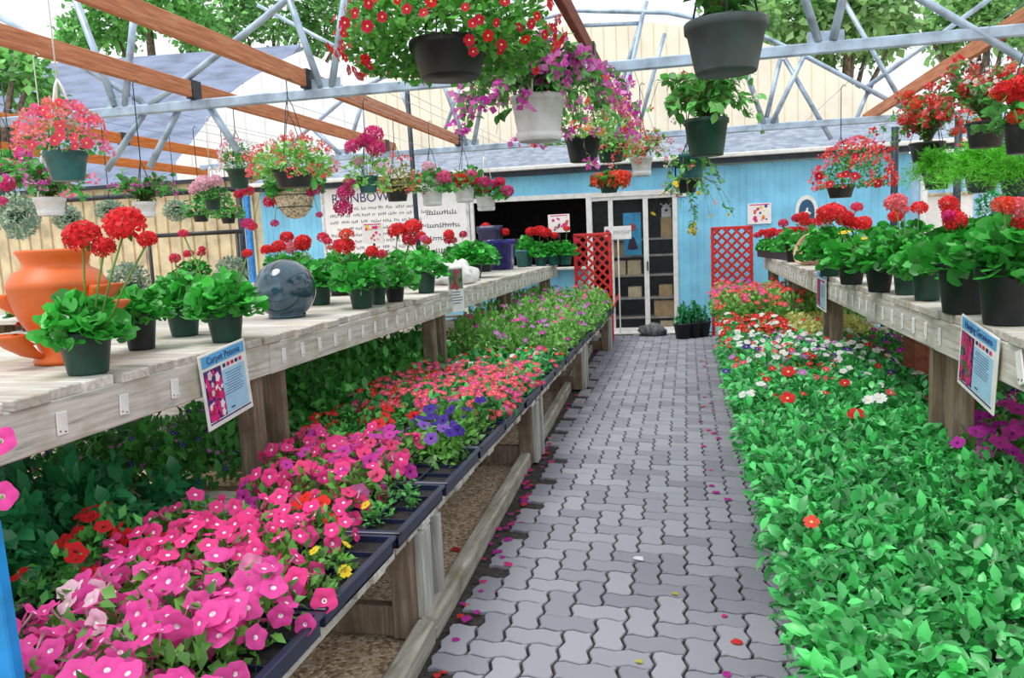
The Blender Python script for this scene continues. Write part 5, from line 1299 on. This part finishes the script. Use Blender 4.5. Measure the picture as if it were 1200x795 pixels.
# left, second beam
basket(60, 251, 40, 22, 'white hanging pot with trailing magenta blooms at the left', X=-4.2, mat=M_WHITEPOT, style='arch', R=1.3, H=.9, fl=CLPK + BOUG, n=30, fs=.07, leaf=L_MID, kw=dict(ns=36, per=12, ls=.07, rise=1.2, droop=1.4, L=.36), heads=[(26, 180, 22, UM), (10, 215, 26, UM), (50, 200, 14, UM), (3, 236, 16, UM)], wire=MATS_WHITE)
basket(171, 253, 30, 18, 'small white hanging pot with pink flowers in front of the tan fence', X=-4.2, mat=M_WHITEPOT, style='arch', R=1.4, H=.9, fl=CLPK + BOUG, n=32, fs=.06, leaf=L_MID, kw=dict(ns=38, per=13, ls=.06, rise=1.0, droop=1.1, L=.36))
basket(281, 221, 28, 24, 'dark green hanging pot of white and blush flowers beside the white gable', X=-4.2, mat=M_GREENPOT, style='ball', R=.85, H=1.3, Dn=.1, fl=CLW + CLW + CLPK, n=34, fs=.07, leaf=L_MID, zmin=0)
basket(250, 246, 22, 17, 'green hanging pot of pale pink geranium heads in front of the tan fence', y=7.4, mat=M_GREENPOT, style='gera', R=1.0, H=.8, heads=[(238, 216, 28, UPALE), (252, 213, 22, UPALE), (228, 222, 18, UPALE)], wire=MATS_WHITE)
basket(236, 260, 22, 12, 'small dark hanging pot of green leaves below the pale pink geranium', y=7.9, mat=M_BLACK, style='gera', R=1.2, H=.9, heads=[(247, 242, 9, UC)])
basket(268, 262, 20, 12, 'dark hanging pot with cherry blooms left of the coco basket', y=7.9, mat=M_BLACK, style='gera', R=1.2, H=1.0, heads=[(280, 228, 14, UC), (291, 224, 16, UC), (276, 244, 10, UM), (290, 262, 18, UM), (289, 222, 12, UM)])
for i, (px, py, w, X) in enumerate(((22, 262, 50, -4.9), (130, 254, 34, -5.2), (207, 252, 30, -5.6), (80, 262, 36, -5.6))):
    p = Px(px, py, X); k = p.y / FPX
    t = thing('hanging_basket', ['large silver-leaved hanging ball at the left edge of the photo', 'silver-leaved hanging ball between the two white pots', 'small silver-leaved hanging ball before the tan fence, right of the white pot', 'green-grey hanging ball of foliage beneath the first white pot'][i], 'hanging basket', (p.x, p.y, p.z))
    pot_obj(t, w * k * .55, w * k * .35, M_GREENPOT); s = w * k / .44 * 1.15
    mk('foliage', FO['silver'][i % 3], t, (0, 0, w * k * .2), i, (s, s, s * (1.15 if i == 0 else .85)))
    MB().tube([(0, 0, w * k * .3), (0, 0, 2.82 - p.z)], .004, 5).obj('hanger', M_DKSTEEL, t)
# far left dark rim baskets
basket(8, 205, 36, 18, 'dark hanging pot cut by the left edge beside the salmon begonia', y=6.0, mat=M_BLACK, style='gera', R=1.0, H=.5, heads=[(22, 176, 14, UM), (4, 212, 14, UM)])
# right
basket(985, 232, 30, 14, 'coral red hanging basket alone before the blue wall on the right', y=8.6, mat=M_BLACK, style='ball', R=1.25, H=1.5, Dn=.25, fl=CLR + CLR + CLPK + [D_CRIM], n=99, fs=.085, leaf=L_MID, dens=1.7, zmin=-.3, offs=(.12, 0))
basket(1086, 190, 36, 20, 'leftmost of the three black pots of trailing scarlet flowers at the upper right', X=2.40, mat=M_BLACK, style='arch', R=1.3, H=1.0, fl=CLR + UO + CLR, n=99, fs=.11, leaf=L_MID, kw=dict(ns=60, per=15, ls=.06, rise=1.4, droop=1.8, L=.56))
basket(1155, 173, 40, 26, 'middle black pot of the three with scarlet flowers at the upper right', X=2.36, mat=M_BLACK, style='arch', R=1.3, H=1.0, fl=CLR + CLR + CLR + UO + CLW, n=99, fs=.10, leaf=L_MID, kw=dict(ns=60, per=15, ls=.06, rise=1.4, droop=1.5, L=.55))
basket(1200, 180, 42, 34, 'black hanging pot of scarlet geraniums cut by the right edge', X=2.1, mat=M_BLACK, style='gera', R=1.1, H=1.0, heads=[(1183, 112, 26, UR), (1177, 104, 20, UR), (1190, 138, 18, UO), (1196, 100, 26, UR), (1170, 110, 18, UO), (1197, 122, 22, UR)])
basket(1150, 226, 34, 20, 'bright green feathery fern hanging under the scarlet baskets', y=8.2, mat=M_GREENPOT, style='fern', R=1.6, H=1.2, Dn=.5, leaf=L_FERN)
basket(1098, 222, 30, 18, 'second feathery green fern, left of the first, before the pale ribbed wall', y=8.8, mat=M_GREENPOT, style='fern', R=1.35, H=1.0, Dn=.4, leaf=L_FERN)
basket(1190, 232, 30, 20, 'third feathery green fern at the right edge under the scarlet geraniums', y=7.8, mat=M_GREENPOT, style='fern', R=1.4, H=1.2, Dn=.6, leaf=L_FERN)
p = Py(1160, 262, 6.5); t = thing('clipped_plant', 'small round dark green clipped plant behind the right-hand geraniums', 'plant', (p.x, p.y, 0))
MB().tube([(0, 0, .0), (0, 0, p.z + .05)], .012, 6).obj('stem', L_BROWN, t); mk('foliage', mound_mb(160, .11, .11, T_DIAM, .05, zmin=-1, fill=.5).mesh('foliage', [L_DARK]), t, (0, 0, p.z + .12))

# thin wires between the trusses for the baskets that hang clear of the wooden beams
for o in [o for o in C.objects if o.parent is None and o.name.startswith('hanging_basket')]:
    x, y = o.location.x + (.0 if any(c.name.startswith('hanger') for c in o.children) else 0), o.location.y
    if y < 5.6 or o.get('label', '').startswith(('teal hanging', 'lowest small')) or any(abs(x - b) < .1 for b in (-3.12, -4.2, -.71, 2.40)): continue
    w = MB().tube([(x, 1.4 if y < 6.4 else 6.45, 2.835), (x, 6.45 if y < 6.4 else 11.05, 2.835)], .0025, 5)
    tag(w.obj('support_wire', M_STEEL), 'thin steel wire stretched overhead between the trusses to carry a hanging basket', 'wire', 'overhead basket wires')
t = thing('petunia_plant', 'leggy petunia with two pink blooms at the left edge above the blue board', 'petunia', (-1.60, 1.36, ZP))
mk('foliage', FO['petunia'][0], t, (0, 0, 0), 0, (.8, .8, 1.6))
for px, py in ((0, 517), (2, 582)):
    q = Py(px, py, 1.33) - Vector((-1.60, 1.36, ZP)); MB().tube([(0, 0, .05), (q.x * .3, q.y * .5, q.z * .6), tuple(q)], .003, 5).obj('flower_stem', L_STEM, t); bloom(t, HOT, q, (.5, -.7, .4), .06)

# ================================================================== trees beyond the roofs
def tree(x, y, h, blobs, label, leaf=None, n=2200, size=.26):
    t = thing('broadleaf_tree', label, 'tree', (x, y, 0)); mb = MB()
    tk = MB(); tk.tube([(0, 0, 0), (.1, 0, h * .3), (0, .1, h * .6), (.1, 0, h * .9)], [.3, .24, .16, .05], 10)
    n = int(n * 1.7)
    for bx, by, bz, br in blobs:
        tk.tube([(0, 0, h * .45), (bx * .5, by * .5, (h * .45 + bz) / 2 + .2), (bx, by, bz)], [.12, .08, .02], 6)
        k = int(n * br * br / sum(b[3] ** 2 for b in blobs))
        d = sphere_dirs(k); r = RNG.uniform(.2, 1, k) ** .45
        P = d * r[:, None] * br * np.array([1, 1, .8]) + np.array([bx, by, bz]) + RNG.normal(0, .12, (k, 3))
        leaves(mb, T_DIAM, P, d + RNG.normal(0, .7, (k, 3)), np.array([[0, 0, 1.]] * k) + RNG.normal(0, .5, (k, 3)), size * RNG.uniform(.6, 1.2, k), 0, 1.3)
    tk.obj('trunk', plain('bark', (112, 98, 84), .9, var=.3), t); mb.obj('crown', leaf or L_TREE, t)
def T(px, py, y): return Py(px, py, y)
def treepx(px, y, blobs, label, **kw):
    c = Py(px, 200, y); out = []
    for bx, by, br in blobs:
        q = Py(bx, by, y); out.append((q.x - c.x, random.uniform(-1, 1), q.z, br * y / FPX))
    tree(c.x, y, max(o[2] for o in out), out, label, **kw)
treepx(190, 24, [(130, 20, 46), (180, -10, 60), (215, 28, 34), (110, 45, 26), (88, 60, 14)], 'green tree rising behind the left grey roof, upper left', n=2600)
treepx(330, 30, [(270, 5, 60), (340, 10, 55), (390, 20, 50), (300, 34, 30), (430, 0, 60), (370, 50, 26)], 'second green tree behind the grey roof, left of the biggest basket', n=3200)
treepx(-10, 12.9, [(-30, 70, 40), (8, 112, 22), (18, 86, 12), (-40, 120, 40), (30, 118, 12), (5, 60, 9)], 'leafy branches reaching in at the left edge over the grey roof', n=900, size=.2)
treepx(990, 24, [(930, 20, 52), (990, 15, 52), (1030, 30, 36), (960, 45, 34), (1010, -20, 50), (1065, 20, 14)], 'pale green tree beyond the cream gable, upper right', leaf=L_TREE2, n=3000, size=.3)
treepx(1150, 26, [(1110, 38, 20), (1140, 20, 34), (1180, 25, 32), (1150, -10, 40), (1085, 12, 12), (1190, 60, 12), (1125, 60, 12)], 'thin pale green tree at the upper right corner', leaf=L_TREE2, n=1300, size=.28)
treepx(870, 31, [(840, 20, 22), (880, 10, 36)], 'pale tree top between the large hanging pot and the cream gable', leaf=L_TREE2, n=700, size=.28)

# ================================================================== fallen petals
def petal_mesh(c, nm):
    m = MB(); V = [(0, 0, .001), (-.014, .012, .006), (0, .014, .003), (.014, .012, .006), (-.012, .028, .004), (0, .03, .007), (.012, .028, .004), (0, .036, .002)]
    m.add(V, T_OVATE[1], 0, True); return m.mesh(nm, [petalmat('fallen' + nm, c)])
PM = [petal_mesh((216, 50, 130), 'petal'), petal_mesh((228, 60, 60), 'petal_red'), petal_mesh((190, 50, 160), 'petal_violet')]
for i in range(95):
    y = random.uniform(2.2, 10.8) if i % 3 else random.uniform(2.3, 5.5); x = pl(y) - random.uniform(-.03, .075)
    o = mk('fallen_petal', random.choice(PM), None, (x, y, random.uniform(-.012, .001)), random.uniform(0, 6.28), random.uniform(.8, 1.7)); tag(o, 'pink or red petal fallen on the dirt strip along the left edge of the path', 'petal', 'petals along the left path edge')
for i in range(26):
    y = random.uniform(2.6, 9.5); x = random.uniform(.08, .22)
    o = mk('fallen_petal', random.choice(PM), None, (x, y, .002), random.uniform(0, 6.28), random.uniform(.8, 1.5)); tag(o, 'petal fallen on the paving at the foot of the right-hand plants', 'petal', 'petals along the right path edge')
for px, py, c, lab in ((754, 658, 3, 'single white petal lying in the middle of the path'), (538, 642, 1, 'red bloom fallen on the brown gravel under the left low bench'), (808, 461, 0, 'pink petal alone on the path near the right-hand plants'), (795, 698, 4, 'tiny yellow leaf on the paving right of the middle'), (753, 778, 4, 'yellowish leaf on the pavers at the bottom of the photo')):
    me = PM[c] if c < 3 else petal_mesh((245, 245, 245) if c == 3 else (190, 190, 80), 'petal_w' if c == 3 else 'leaf_bit')
    p = Pz(px, py, .003); tag(mk('fallen_petal' if c < 4 else 'fallen_leaf', me, None, (p.x, p.y, .003 if c != 1 else -.018), 1.0, 1.6 if c in (1, 3) else .9), lab, 'petal' if c < 4 else 'leaf')
bpy.context.view_layer.update()
